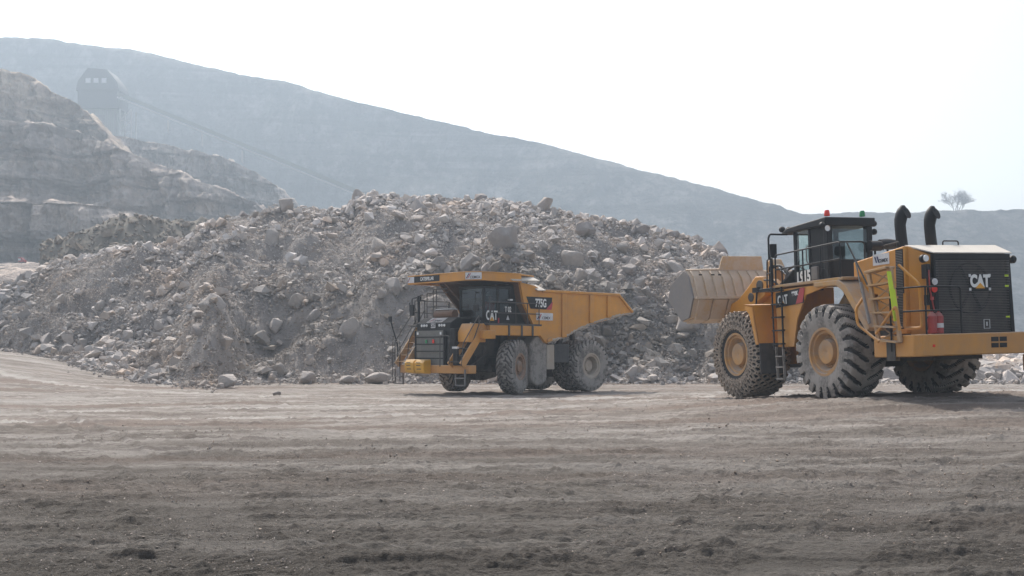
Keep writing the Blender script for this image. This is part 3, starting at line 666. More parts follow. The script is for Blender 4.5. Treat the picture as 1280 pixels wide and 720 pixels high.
# ================================================================== DUMP TRUCK
def dump_truck():
    T = empty('dump_truck', (1.91, 49.76, .03)); T.rotation_euler = (0, 0, math.atan2(-.687, -.727))
    tag(T, 'dusty yellow mining dump truck with a canopy over its cab, parked before the rubble mound', 'dump truck')
    Y, K, D, G = M['yellow'], M['black'], M['darkmetal'], M['grey']
    # wheels
    tf = tyre_mesh(1.09, .68, .52, 26, .05, 'block', 'tyre', M['rubber_dusty'], 16); tf.materials[1] = painted('dusty_groove', (.05,.047,.045), .6, .9, dcol=(.17,.155,.14))
    def wheel(x, y, yaw, flip, rim_m, twin=False):
        w = empty('wheel', (x, y, 1.085), T); w.rotation_euler = (0, 0, yaw+(math.pi if flip else 0))
        obj('tyre', tf, w); rim_mesh(.68, .50, rim_m, 'rim', w, hub=.24, dish=.20 if rim_m != M['rimd'] else .34)
        if twin: t2 = obj('tyre', tf, w); t2.location = (0, -.72, 0)
        return w
    wheel(4.22, 1.78, R(23), False, M['rimb']); wheel(4.22, -1.78, R(23), True, M['rimb'])
    wheel(0, 1.83, 0, False, M['rimd'], True); wheel(0, -1.83, 0, True, M['rimd'], True)
    # frame
    b = MB()
    for s in (-1,1): b.box(-1.2,6.7, s*.42,s*.66, .95,1.45)
    b.box(-1.1,-.9,-.42,.42,1.0,1.4); b.box(2.2,2.5,-.42,.42,1.0,1.4); b.box(3.6,4.6,-.9,.9,.85,1.15); b.prism([(1.2,1.45),(2.6,1.45),(2.3,2.1),(1.5,2.1)],'y',-.55,.55)
    b.build('frame', D, T, bevel=.02)
    MB().lathe([(-1.0,.2),(-.6,.28),(-.45,.5),(.45,.5),(.6,.28),(1.0,.2)], (0,0,1.08), 'y', 20, close=True).build('rear_axle', D, T)
    MB().box(4.0,4.4,-1.3,1.3,.85,1.15).build('front_axle', D, T, bevel=.04)
    for s in (-1,1):
        m = MB().tube([(4.2,s*1.08,1.0),(4.1,s*.98,1.9)], .15, 14); m.tube([(4.1,s*.98,1.7),(4.0,s*.92,2.6)], .20, 14); m.build('suspension_cylinder', D, T)
        m = MB().tube([(-.5,s*.75,1.5),(-.2,s*.75,2.5)], .13, 12); m.build('rear_strut', D, T)
        m = MB().tube([(1.2,s*.72,1.2),(.2,s*.78,2.6)], .12, 12); m.build('hoist_cylinder', D, T)
    # engine and hood
    MB().box(3.9,5.35,-.72,.62,1.2,2.68).build('engine', D, T, bevel=.04)
    h = MB(); h.prism([(5.35,1.2),(6.84,1.12),(6.84,2.82),(6.46,3.04),(5.35,3.08)], 'y', -1.14,.96); hood = h.build('hood', K, T, bevel=.03)
    b = MB(); b.box(6.845,6.90,-1.13,.66,1.16,2.52); rg = b.build('radiator_grille', M['greymatte'], T, bevel=.01)
    b = MB()
    for z in (1.42,1.70,1.98,2.26): b.box(6.90,6.925,-1.08,.62,z-.02,z+.02)
    for y in (-1.13,.66): b.box(6.90,6.94,y-.03,y+.03,1.16,2.52)
    b.build('grille_bar', K, rg)
    for y, m_ in ((-.42,'greenlens'),(.02,'redlens')): MB().box(6.926,6.95,y-.05,y+.05,2.02,2.16).build('marker_tag', M[m_], rg)
    for s in (-1,1):
        for k in range(3):
            MB().lathe([(0,.05),(.03,.055),(.04,.045),(.04,.001)], (6.842, (-.09+s*.55)+(k-1)*.15, 2.72), 'x', 14).build('headlight', M['lamp'], T)
        MB().box(6.90,6.93,-.26+s*.72-.05,-.26+s*.72+.05,2.36,2.46).build('marker_light', M['lamp'], T)
    MB().box(6.841,6.862,-.22,.04,2.62,2.80).build('badge', M['white'], T); text('CAT', (6.868,-.09,2.71), (0,1,0),(0,0,1), .17, M['letterblack'], T, .8)
    # sticker on the sloping top edge of the hood
    n_ = Vector((.36,0,.12)).normalized(); v_ = Vector((-.12,0,.36)).normalized(); o_ = Vector((6.79,-.1,2.82))
    def slope_sticker(c, u, v, w, h_, tx, par):
        u, v = Vector(u).normalized(), Vector(v).normalized(); n = u.cross(v); c = Vector(c)+n*.012
        s_ = MB().plate([c-u*w/2-v*h_/2, c+u*w/2-v*h_/2, c+u*w/2+v*h_/2, c-u*w/2+v*h_/2], .008).build('sticker', M['white'], par, smooth=False)
        for k, mm in ((-.36,'navy'),(-.27,'stickred')):
            q = c+n*.007+u*(k*w); d = v*(h_*.36)+u*(h_*.22); e = u*(w*.028)
            MB().plate([q-d-e, q-d+e, q+d+e, q+d-e], .004).build('sticker_stripe', M[mm], s_, smooth=False)
        if tx: text(tx, c+n*.006+u*(.10*w)-v*(.2*h_), u, v, h_*.52, M['letterblack'], s_, .95, .01)
        return s_
    slope_sticker((6.65,-.08,2.93), (0,1,0), (-.38,0,.22), .95, .36, 'CEMEX', T)
    # air cleaner with a bright rim beside the hood, brown drum
    m = MB().lathe([(-.62,.17),(-.58,.19),(.5,.19),(.54,.17)], (6.2,-.05,3.18), 'y', 18, close=True); m.build('air_cleaner', M['brown'], T)
    MB().box(6.02,6.36,-.55,.45,3.36,3.40).build('cleaner_lid', M['lamp'], T, bevel=.02)
    # bumper and brake boxes
    b = MB(); b.prism([(6.45,-2.35),(6.75,-2.4),(7.0,-2.05),(7.0,1.55),(6.8,2.05),(6.45,2.05)], 'z', .83, 1.16); b.build('bumper', Y, T, bevel=.03)
    for y in (-.95,-.32):
        m = MB(); m.prism([(7.0,.80),(7.33,.84),(7.40,1.0),(7.40,1.24),(7.30,1.36),(7.0,1.38)], 'y', y-.29,y+.29); bx = m.build('ballast_box', M['boxyellow'], T, bevel=.035)
        b = MB()
        for z in (1.24,1.14): b.box(7.401,7.41,y-.15,y+.10,z-.015,z+.015)
        b.box(7.401,7.41,y-.12,y+.14,.98,1.01); b.build('lettering', M['letterblack'], bx, smooth=False)
    # diagonal stairs either side of the radiator
    for s in (-1,1):
        y0, y1 = (1.28,2.0) if s > 0 else (-2.05,-1.38)
        m = MB()
        for yy in (y0,y1): m.bar((7.15,yy,1.15),(5.95,yy,2.70),.06,.30)
        st = m.build('staircase', Y if s > 0 else M['yellow_dusty'], T, bevel=.01)
        for k in range(6):
            u = (k+.5)/6; MB().box(7.15-1.2*u-.12,7.15-1.2*u+.12,y0,y1,1.14+1.55*u,1.18+1.55*u).build('step', D if s > 0 else M['yellow_dusty'], st)
        # swinging ladder under the bumper
        m = MB(); ya, yb = (1.40,1.95) if s > 0 else (-2.42,-1.90); xx = 6.95
        for yy in (ya,yb): m.bar((xx,yy,.35),(xx,yy,1.0),.05,.05)
        for z in (.38,.66): m.bar((xx,ya,z),(xx,yb,z),.10,.05)
        m.build('lower_ladder', G, T)
    m = MB(); m.prism([(5.9,2.05),(6.75,2.05),(6.75,2.45),(6.55,2.78),(5.9,2.78)], 'y', 1.28,1.98); m.build('stair_box', Y, T, bevel=.03)
    MB().box(6.0,6.9,1.0,1.27,1.2,2.6).build('battery_box', K, T, bevel=.02)
    # decks and fenders
    MB().box(3.5,6.3,-2.25,-1.16,2.70,2.78).build('deck', D, T, bevel=.01)
    b = MB(); b.box(3.05,6.0,1.0,2.22,2.72,2.79); b.box(5.3,6.3,-1.14,1.0,2.99,3.03); b.build('deck', D, T, bevel=.01)
    b = MB(); b.box(3.15,5.9,2.10,2.22,2.32,2.718); b.box(5.78,5.9,1.0,2.10,2.32,2.718); b.box(5.62,6.25,2.0,2.24,2.18,2.52); fd = b.build('fender', Y, T, bevel=.02)
    b = MB(); b.box(3.15,5.9,-2.22,-2.10,2.32,2.698); b.box(5.78,5.9,-2.10,-1.2,2.32,2.698); b.build('fender', Y, T, bevel=.02)
    b = MB()
    for x in (3.6,4.2,4.9): b.box(x-.04,x+.04,2.221,2.26,2.30,2.74)
    b.build('rail_bracket', D, fd)
    # dark gear between hood and left fender
    b = MB(); b.box(4.9,5.9,.98,1.35,1.5,2.7); b.tube([(5.4,1.3,1.2),(5.6,1.6,1.5),(5.75,1.65,2.2)],.05); b.tube([(5.2,1.2,2.2),(5.6,1.7,1.6),(6.3,1.5,1.1)],.03); b.build('hydraulic_tank', D, T, bevel=.02)
    m = MB(); m.prism([(5.0,1.2),(5.5,1.05),(5.5,1.9),(5.0,2.4)],'y',.75,1.0); m.build('mudguard', M['flap'], T)
    # cab
    cx0,cx1,cy0,cy1,cz0,cz1 = 4.35,5.82,.30,1.76,2.79,4.28
    m = MB(); m.box(cx0,cx1,cy0,cy1,cz0,cz0+.10); m.box(cx0,cx1,cy0,cy1,cz1-.10,cz1); m.box(cx0,cx0+.08,cy0,cy1,cz0,cz1-.10)
    for (x,y) in ((cx1-.05,cy0+.05),(cx1-.05,cy1-.05),(cx0+.05,cy1-.05),(cx0+.05,cy0+.05),(5.05,cy1-.05)): m.box(x-.05,x+.05,y-.05,y+.05,cz0+.1,cz1-.1)
    m.box(cx0,cx1-.0,cy1-.06,cy1-.02,cz0+.1,3.28); m.box(cx1-.06,cx1-.02,cy0,cy1,cz0+.1,3.05); m.box(cx0,cx1,cy0,cy0+.04,cz0+.1,3.1)
    cab = m.build('cab', K, T, bevel=.015)
    MB().box(cx1-.05,cx1-.035,cy0+.1,cy1-.1,3.05,cz1-.1).build('windscreen', M['glassdark'], cab)
    MB().box(5.1,cx1-.1,cy1-.05,cy1-.035,3.28,cz1-.1).build('door_window', M['glassdark'], cab)
    MB().box(cx0+.1,5.0,cy1-.05,cy1-.035,3.28,cz1-.1).build('side_window', M['glassdark'], cab)
    MB().box(cx0+.1,cx1-.1,cy0+.035,cy0+.05,3.1,cz1-.1).build('side_window', M['glassdark'], cab)
    m = MB(); m.prism([(4.55,2.9),(5.05,2.9),(5.05,3.12),(4.72,3.14),(4.66,3.85),(4.52,3.85)],'y',.78,1.25); m.build('operator_seat', D, cab, bevel=.03)
    m = MB(); m.tube([(5.62,1.02,2.9),(5.5,1.02,3.25)],.05); m.tube([Vector((5.47,1.02,3.29))+Vector((.07*math.sin(t),.19*math.cos(t),.17*math.sin(t))) for t in [2*math.pi*k/16 for k in range(16)]],.02,6,closed=True); m.box(5.45,5.72,.4,1.6,2.9,3.1); m.build('dashboard', D, cab)
    MB().plate([(5.74,.45,3.82),(5.74,1.5,3.82),(5.70,1.5,4.1),(5.70,.45,4.1)],.01).build('sun_blind', M['navy'], cab)
    MB().lathe([(-.03,.12),(.03,.12)],(5.95,.15,3.2),'x',14,close=True).build('small_mirror', M['white'], cab)
    # writing on the door and the panel behind it
    text('CAT', (5.40,1.775,3.10), (-1,0,0),(0,0,1), .50, M['letter'], cab, .62, .03)
    MB().plate([(5.52,1.79,2.90),(5.40,1.79,3.06),(5.28,1.79,2.90)],.008).build('logo_triangle', M['letteryellow'], cab, smooth=False)
    m = MB(); m.box(3.25,4.34,.5,1.70,2.79,4.35); eb = m.build('electronics_box', K, T, bevel=.02)
    text('T 02', (4.52,1.775,3.36), (-1,0,0),(0,0,1), .30, M['letter'], cab, .62, .02)
    MB().plate([(4.62,1.77,2.95),(4.53,1.77,3.14),(4.44,1.77,2.95)],.006).build('warning_triangle', M['white'], cab, smooth=False)
    MB().box(5.02,5.08,1.775,1.80,2.82,3.02).build('door_handle', M['stickred'], cab)
    m = MB(); m.box(4.40,4.55,1.78,1.92,3.72,3.78); m.build('work_light', M['lamp'], cab)
    # mirrors
    m = MB(); m.path([(5.85,1.5,4.0),(6.25,1.75,4.0),(6.25,1.75,2.8)],.018); m.box(6.20,6.26,1.62,1.92,3.28,3.52); m.build('mirror', K, T, bevel=.01)
    m = MB(); m.path([(6.0,1.3,2.8),(6.5,1.75,2.8)],.02); m.box(6.55,6.66,1.50,1.78,2.52,2.60); m.build('work_light', M['lamp'], T)
    m = MB(); m.box(7.0,7.1,1.36,1.66,1.80,1.88); m.build('work_light', M['lamp'], T)
    MB().box(6.98,7.08,1.38,1.64,1.16,1.79).build('fire_bottle_box', K, T, bevel=.02)
    # handrails
    def rails(name, specs, r=.020):
        m = MB()
        for s_ in specs: m.path(s_, r, 6, .08)
        return m.build(name, M['darkmetal'], T)
    rails('handrail', [[(5.9,2.2,2.75),(5.9,2.2,3.62),(3.2,2.2,3.62),(3.2,2.2,2.75)],[(5.9,2.2,3.2),(3.2,2.2,3.2)],[(4.5,2.2,2.75),(4.5,2.2,3.62)],[(3.85,2.2,2.75),(3.85,2.2,3.62)]])
    rails('handrail', [[(6.3,-1.15,3.0),(6.3,-1.15,4.05),(6.3,.15,4.05)],[(6.3,-1.15,3.5),(6.3,.25,3.5)],[(6.3,-.55,3.0),(6.3,-.55,4.2)],[(6.3,-.75,3.0),(6.3,-.75,4.2),(6.3,.1,4.2)],[(6.3,.2,3.0),(6.3,.2,3.6)]])
    rails('handrail', [[(6.1,-2.2,2.78),(6.1,-2.2,3.8),(6.1,-1.55,3.8),(6.1,-1.55,2.78)],[(6.1,-2.2,3.3),(4.2,-2.2,3.3)],[(6.1,-2.2,3.8),(4.2,-2.2,3.8),(4.2,-2.2,2.78)],[(6.4,-1.5,2.7),(6.4,-1.5,4.0),(6.4,-1.3,4.0)]])
    rails('stair_rail', [[(7.2,-2.12,1.15),(7.2,-2.12,2.1),(6.1,-2.12,3.5),(6.1,-2.12,2.8)],[(7.15,-1.42,1.2),(7.0,-1.42,2.2),(6.2,-1.42,3.4)],[(7.1,-2.12,1.6),(6.1,-2.12,3.0)]])
    rails('stair_rail', [[(7.2,2.02,1.15),(7.1,2.02,2.0),(6.3,2.02,3.1),(6.3,2.02,2.75)],[(7.2,1.3,1.2),(7.2,1.3,2.3),(7.2,.75,2.3),(7.2,.75,1.1)],[(6.9,2.0,1.4),(6.2,2.0,2.9)]])
    rails('bumper_rail', [[(7.05,-2.46,.5),(7.05,-2.46,2.1),(7.05,-1.98,2.1),(7.05,-1.98,.5)],[(7.05,-2.46,1.55),(7.05,-1.98,1.55)]])
    m = MB(); m.tube([(6.9,-2.3,1.1),(6.9,-2.35,2.0),(6.95,-2.75,3.0)],.03,6); m.box(6.92,6.98,-2.85,-2.68,2.92,3.14); m.build('side_mirror', K, T)
    m = MB(); m.tube([(6.6,-1.32,1.2),(6.6,-1.32,3.95)],.055,8); m.path([(6.6,-1.32,3.9),(6.6,-1.75,3.85),(6.6,-1.75,3.3)],.025,6); m.path([(6.6,-1.32,3.3),(6.6,-1.9,3.3),(6.6,-1.9,3.7)],.02,6); m.box(6.57,6.63,-1.86,-1.64,3.15,3.6); m.box(6.57,6.63,-1.4,-1.18,3.72,3.92); m.build('mirror_post', K, T)
    # tanks behind the front wheel
    m = MB(); m.prism([(2.52,.62),(2.62,.42),(2.85,.30),(3.1,.30),(3.34,.42),(3.45,.62),(3.45,2.0),(3.2,2.3),(2.8,2.35),(2.52,2.1)],'y',.95,1.98); m.build('fuel_tank', M['rubber_dusty'], T, bevel=.06)
    MB().box(2.05,2.50,1.3,1.95,.95,1.98).build('side_box', M['rimd'], T, bevel=.03)
    MB().box(1.15,2.02,.9,1.92,1.22,2.0).build('hydraulic_reservoir', M['flap'], T, bevel=.03)
    m = MB(); m.prism([(2.6,.6),(3.4,.45),(3.45,2.1),(2.6,2.1)],'y',-1.95,-.95); m.build('fuel_tank', M['rubber_dusty'], T, bevel=.06)
    # body
    side = [(-2.66,3.44),(-1.76,4.16),(2.9,4.16),(3.35,4.36),(4.17,4.46),(3.95,3.6),(3.28,2.55),(2.68,2.01),(2.35,2.10),(1.65,2.24),(.78,2.60),(-.07,2.86),(-1.71,3.22),(-2.62,3.34)]
    bd = MB()
    for s in (-1,1): bd.prism(side, 'y', s*2.02, s*2.10)
    bd.prism([(2.72,2.03),(2.30,2.14),(.78,2.64),(-2.60,3.36),(-2.60,3.46),(.78,2.76),(2.4,2.26)],'y',-2.02,2.02)
    bd.prism([(2.72,2.03),(3.30,2.57),(3.97,3.62),(4.17,4.44),(4.07,4.46),(3.86,3.64),(3.2,2.62),(2.66,2.12)],'y',-2.02,2.02)
    body = bd.build('dump_body', Y, T, bevel=.015)
    for s in (-1,1):
        for (x0,x1,zt,zb) in ((1.55,1.80,4.1,2.28),(-.12,.12,4.1,2.92),(-1.20,-1.0,4.1,3.16),(2.42,2.62,3.3,2.14)):
            m = MB(); m.prism([(x0-.02,zb),(x1+.02,zb-.02),(x1,zt),(x0,zt)] if x0 != 2.42 else [(2.36,2.14),(2.66,2.05),(2.66,2.2),(2.4,2.3)],'y', s*2.10, s*2.17); m.build('body_rib', Y, body, bevel=.03)
        m = MB(); m.box(-1.80,2.95, s*2.0,s*2.18,4.10,4.21); m.bar((-1.76,s*2.09,4.15),(-2.68,s*2.09,3.42),.16,.10); m.build('top_rail', Y, body, bevel=.02)
        m = MB(); m.plate([(5.0,s*1.80,4.76),(3.35,s*1.80,4.76),(3.22,s*2.26,4.53),(4.72,s*2.26,4.50)],.04); m.plate([(3.42,s*1.80,4.40),(2.98,s*1.80,4.40),(2.86,s*2.24,4.17),(3.30,s*2.24,4.15)],.04); m.build('wing_plate', M['glintwhite'], body)  # wing plates carry a sun glint as pale colour
    b = MB()
    for y in (-1.4,-.7,0,.7,1.4): b.prism([(3.32,2.55),(3.45,2.5),(4.12,3.58),(4.3,4.40),(4.18,4.42),(3.99,3.62)],'y',y-.07,y+.07)
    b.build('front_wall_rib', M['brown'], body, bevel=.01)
    b = MB(); b.plate([(3.31,-2.0,2.55),(3.31,2.0,2.55),(3.98,2.0,3.60),(3.98,-2.0,3.60)],.02); b.plate([(3.99,-2.0,3.62),(3.99,2.0,3.62),(4.19,2.0,4.44),(4.19,-2.0,4.44)],.02); b.build('front_wall_shade_sheet', M['brown'], body, smooth=False)  # brown sheets put the canopy's shade onto the yellow front wall
    # canopy
    cn = MB(); top = [(3.2,-2.2),(6.2,-2.35),(6.55,-2.1),(6.62,1.55),(6.25,2.15),(4.2,2.2),(3.2,1.9)]
    cn.prism(top, 'z', 4.72, 4.78)
    edge = [(4.2,-2.28),(6.2,-2.35),(6.55,-2.1),(6.62,1.55),(6.25,2.15),(4.2,2.2)]
    for i in range(len(edge)-1):
        (xa,ya),(xb,yb) = edge[i], edge[i+1]; za = 4.44 if i not in (0,) else 4.46
        cn.hexa([(xa-.0,ya,za),(xb,yb,za),(xb-.12,yb*.96,za+.02),(xa-.12,ya*.96,za+.02),(xa,ya,4.80),(xb,yb,4.80),(xb-.06,yb*.97,4.80),(xa-.06,ya*.97,4.80)])
    for y in (-1.5,-.75,0,.75,1.5): cn.prism([(4.1,4.45),(6.4,4.6),(6.4,4.72),(4.1,4.72)],'y',y-.06,y+.06)
    cn.build('canopy', Y, T, bevel=.01)
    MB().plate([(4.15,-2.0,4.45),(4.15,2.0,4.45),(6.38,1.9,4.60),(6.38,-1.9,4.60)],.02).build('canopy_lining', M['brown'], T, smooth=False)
    m = MB(); m.prism([(4.9,4.44),(6.1,4.44),(5.3,3.75),(4.9,3.3)],'y',-.35,-.25); m.prism([(3.9,3.5),(4.6,2.9),(6.2,4.44),(4.1,4.44)],'y',-.62,-.52); m.build('canopy_bracket', M['brown'], T)
    # canopy front writing (front fascia runs slightly skew)
    fu = Vector((.07,3.65,0)).normalized(); fo = Vector((6.595,0,4.62))
    def fp(y, z=4.62): return Vector((6.55+.07*(y+2.1)/3.65, y, z))
    m = MB(); c = fp(-.85); d = fu*.84; n_ = Vector((1,-.02,0)); up = Vector((0,0,.12))
    m.plate([c+n_*.012-d-up, c+n_*.012+d-up, c+n_*.012+d+up, c+n_*.012-d+up],.01); m.build('name_board', M['black'], T, smooth=False)
    text('CATERPILLAR', fp(-.80)+n_*.022, fu, (0,0,1), .20, M['letter'], T, .72, .02)
    slope_sticker(fp(-1.86)+n_*.004, fu, (0,0,1), .42, .24, '', T)
    su = Vector((-.37,.6,0)).normalized(); slope_sticker(Vector((6.43,1.86,4.62))+Vector((.6,.37,0)).normalized()*.008, su, (0,0,1), .66, .27, 'CEMEX', T)
    # writing on the side of the body
    MB().plate([(3.83,2.112,3.90),(2.36,2.112,3.90),(2.40,2.112,3.40),(3.60,2.112,3.42)],.008).build('model_panel', M['black'], body, smooth=False)
    MB().plate([(2.36,2.118,3.72),(2.32,2.118,3.72),(2.40,2.118,3.40),(2.72,2.118,3.40)],.008).build('panel_flash', M['stickred'], body, smooth=False)
    text('775G', (3.02,2.124,3.64), (-1,0,0),(0,0,1), .46, M['letter'], body, .62, .03)
    slope_sticker((2.80,2.104,3.11), (-1,0,0), (0,0,1), .96, .30, 'CEMEX', body)
    # ragged ridge of dust caked along the lower edge of the body
    b = MB(); r = random.Random(3); xs = np.linspace(2.6,-2.6,90); rings = []
    for x in xs:
        z = np.interp(x, [-2.6,-1.71,-.07,.78,1.65,2.35,2.6], [3.38,3.26,2.90,2.64,2.28,2.15,2.06]); w_ = r.uniform(.015,.05); hh = r.uniform(.03,.09)
        rings.append([b.bm.verts.new(p) for p in ((x,2.09,z+hh*r.random()+.02),(x,2.11+w_,z),(x,2.09,z-hh))])
    for p_, q_ in zip(rings, rings[1:]):
        for k in range(3): b.bm.faces.new((p_[k],p_[(k+1)%3],q_[(k+1)%3],q_[k]))
    b.build('caked_dust', M['rimd'], body, smooth=False)
    return T
truck = dump_truck()

# ================================================================== DRIVER
def driver():
    P = empty('person', (0,0,0)); h = Vector((-.727,-.687,0)); l = Vector((.687,-.727,0)); o = Vector((1.91,49.76,.03))
    P.location = o+h*4.85+l*1.02+Vector((0,0,3.13)); P.rotation_euler = (0,0,math.atan2(-.687,-.727))
    tag(P, 'driver in a red work shirt sitting at the wheel inside the truck cab', 'person')
    def skin(pts, edges, rad, name, mat):
        me = bpy.data.meshes.new(name); me.from_pydata(pts, edges, []); o = bpy.data.objects.new(name, me); link(o); o.parent = P; me.materials.append(mat)
        md = o.modifiers.new('skin','SKIN')
        if not me.skin_vertices: 
            bpy.context.view_layer.objects.active = o
        for v, r_ in zip(me.skin_vertices[0].data, rad): v.radius = (r_, r_)
        me.skin_vertices[0].data[0].use_root = True
        s_ = o.modifiers.new('sub','SUBSURF'); s_.levels = 1; s_.render_levels = 1; return o
    sk = NT('skin_tone').done((.35,.2,.14), .6); cl = NT('red_shirt').done((.55,.06,.03), .8); tr = NT('dark_trousers').done((.03,.035,.06), .85); hw = NT('hard_hat').done((.7,.7,.68), .35)
    pts = [(-.05,0,.10),(-.08,0,.30),(-.07,0,.48),(-.05,0,.60),(-.04,0,.68),(-.01,0,.80),
           (-.07,.19,.52),(.10,.25,.30),(.36,.16,.32),(.45,.14,.34), (-.07,-.19,.52),(.10,-.25,.30),(.36,-.16,.32),(.45,-.14,.34),
           (.0,.10,.06),(.42,.14,.08),(.50,.14,-.26),(.62,.14,-.28), (.0,-.10,.06),(.42,-.14,.08),(.50,-.14,-.26),(.62,-.14,-.28)]
    ed = [(0,1),(1,2),(2,3),(3,4),(4,5),(2,6),(6,7),(7,8),(8,9),(2,10),(10,11),(11,12),(12,13),(0,14),(14,15),(15,16),(16,17),(0,18),(18,19),(19,20),(20,21)]
    rad = [.15,.15,.14,.06,.055,.10,.075,.055,.04,.035,.075,.055,.04,.035,.10,.075,.055,.05,.10,.075,.055,.05]
    try:
        body = skin(pts, ed, rad, 'body', sk)
    except Exception as e:
        print('skin', e)
    def shell(name, mat, segs):
        m = MB()
        for a_, b_, r1, r2 in segs: m.tube([a_, b_], r1, 12, radii=[r1, r2])
        m.build(name, mat, P)
    shell('shirt', cl, [((-.05,0,.06),(-.08,0,.32),.17,.175),((-.08,0,.32),(-.07,0,.54),.175,.13),((-.07,.17,.53),(.10,.25,.30),.085,.07),((.10,.25,.30),(.30,.18,.32),.07,.055),((-.07,-.17,.53),(.10,-.25,.30),.085,.07),((.10,-.25,.30),(.30,-.18,.32),.07,.055)])
    shell('trousers', tr, [((-.02,.10,.06),(.42,.14,.08),.115,.09),((.42,.14,.08),(.50,.14,-.24),.088,.065),((-.02,-.10,.06),(.42,-.14,.08),.115,.09),((.42,-.14,.08),(.50,-.14,-.24),.088,.065)])
    m = MB(); m.lathe([(.78,.155),(.80,.125),(.86,.12),(.92,.085),(.945,.001)], (-.01,0,.03), 'z', 20); m.build('hard_hat', hw, P)
    for s in (-1,1):
        m = MB(); q = Vector((.47,s*.14,.34))
        for k in range(4): m.tube([q+Vector((.0,(k-1.5)*.02,0)), q+Vector((.05,(k-1.5)*.022,.02)), q+Vector((.07,(k-1.5)*.02,-.02))], .009, 5)
        m.tube([q, q+Vector((.02,-s*.04,.0))],.011,5); m.build('hand', sk, P)
driver()

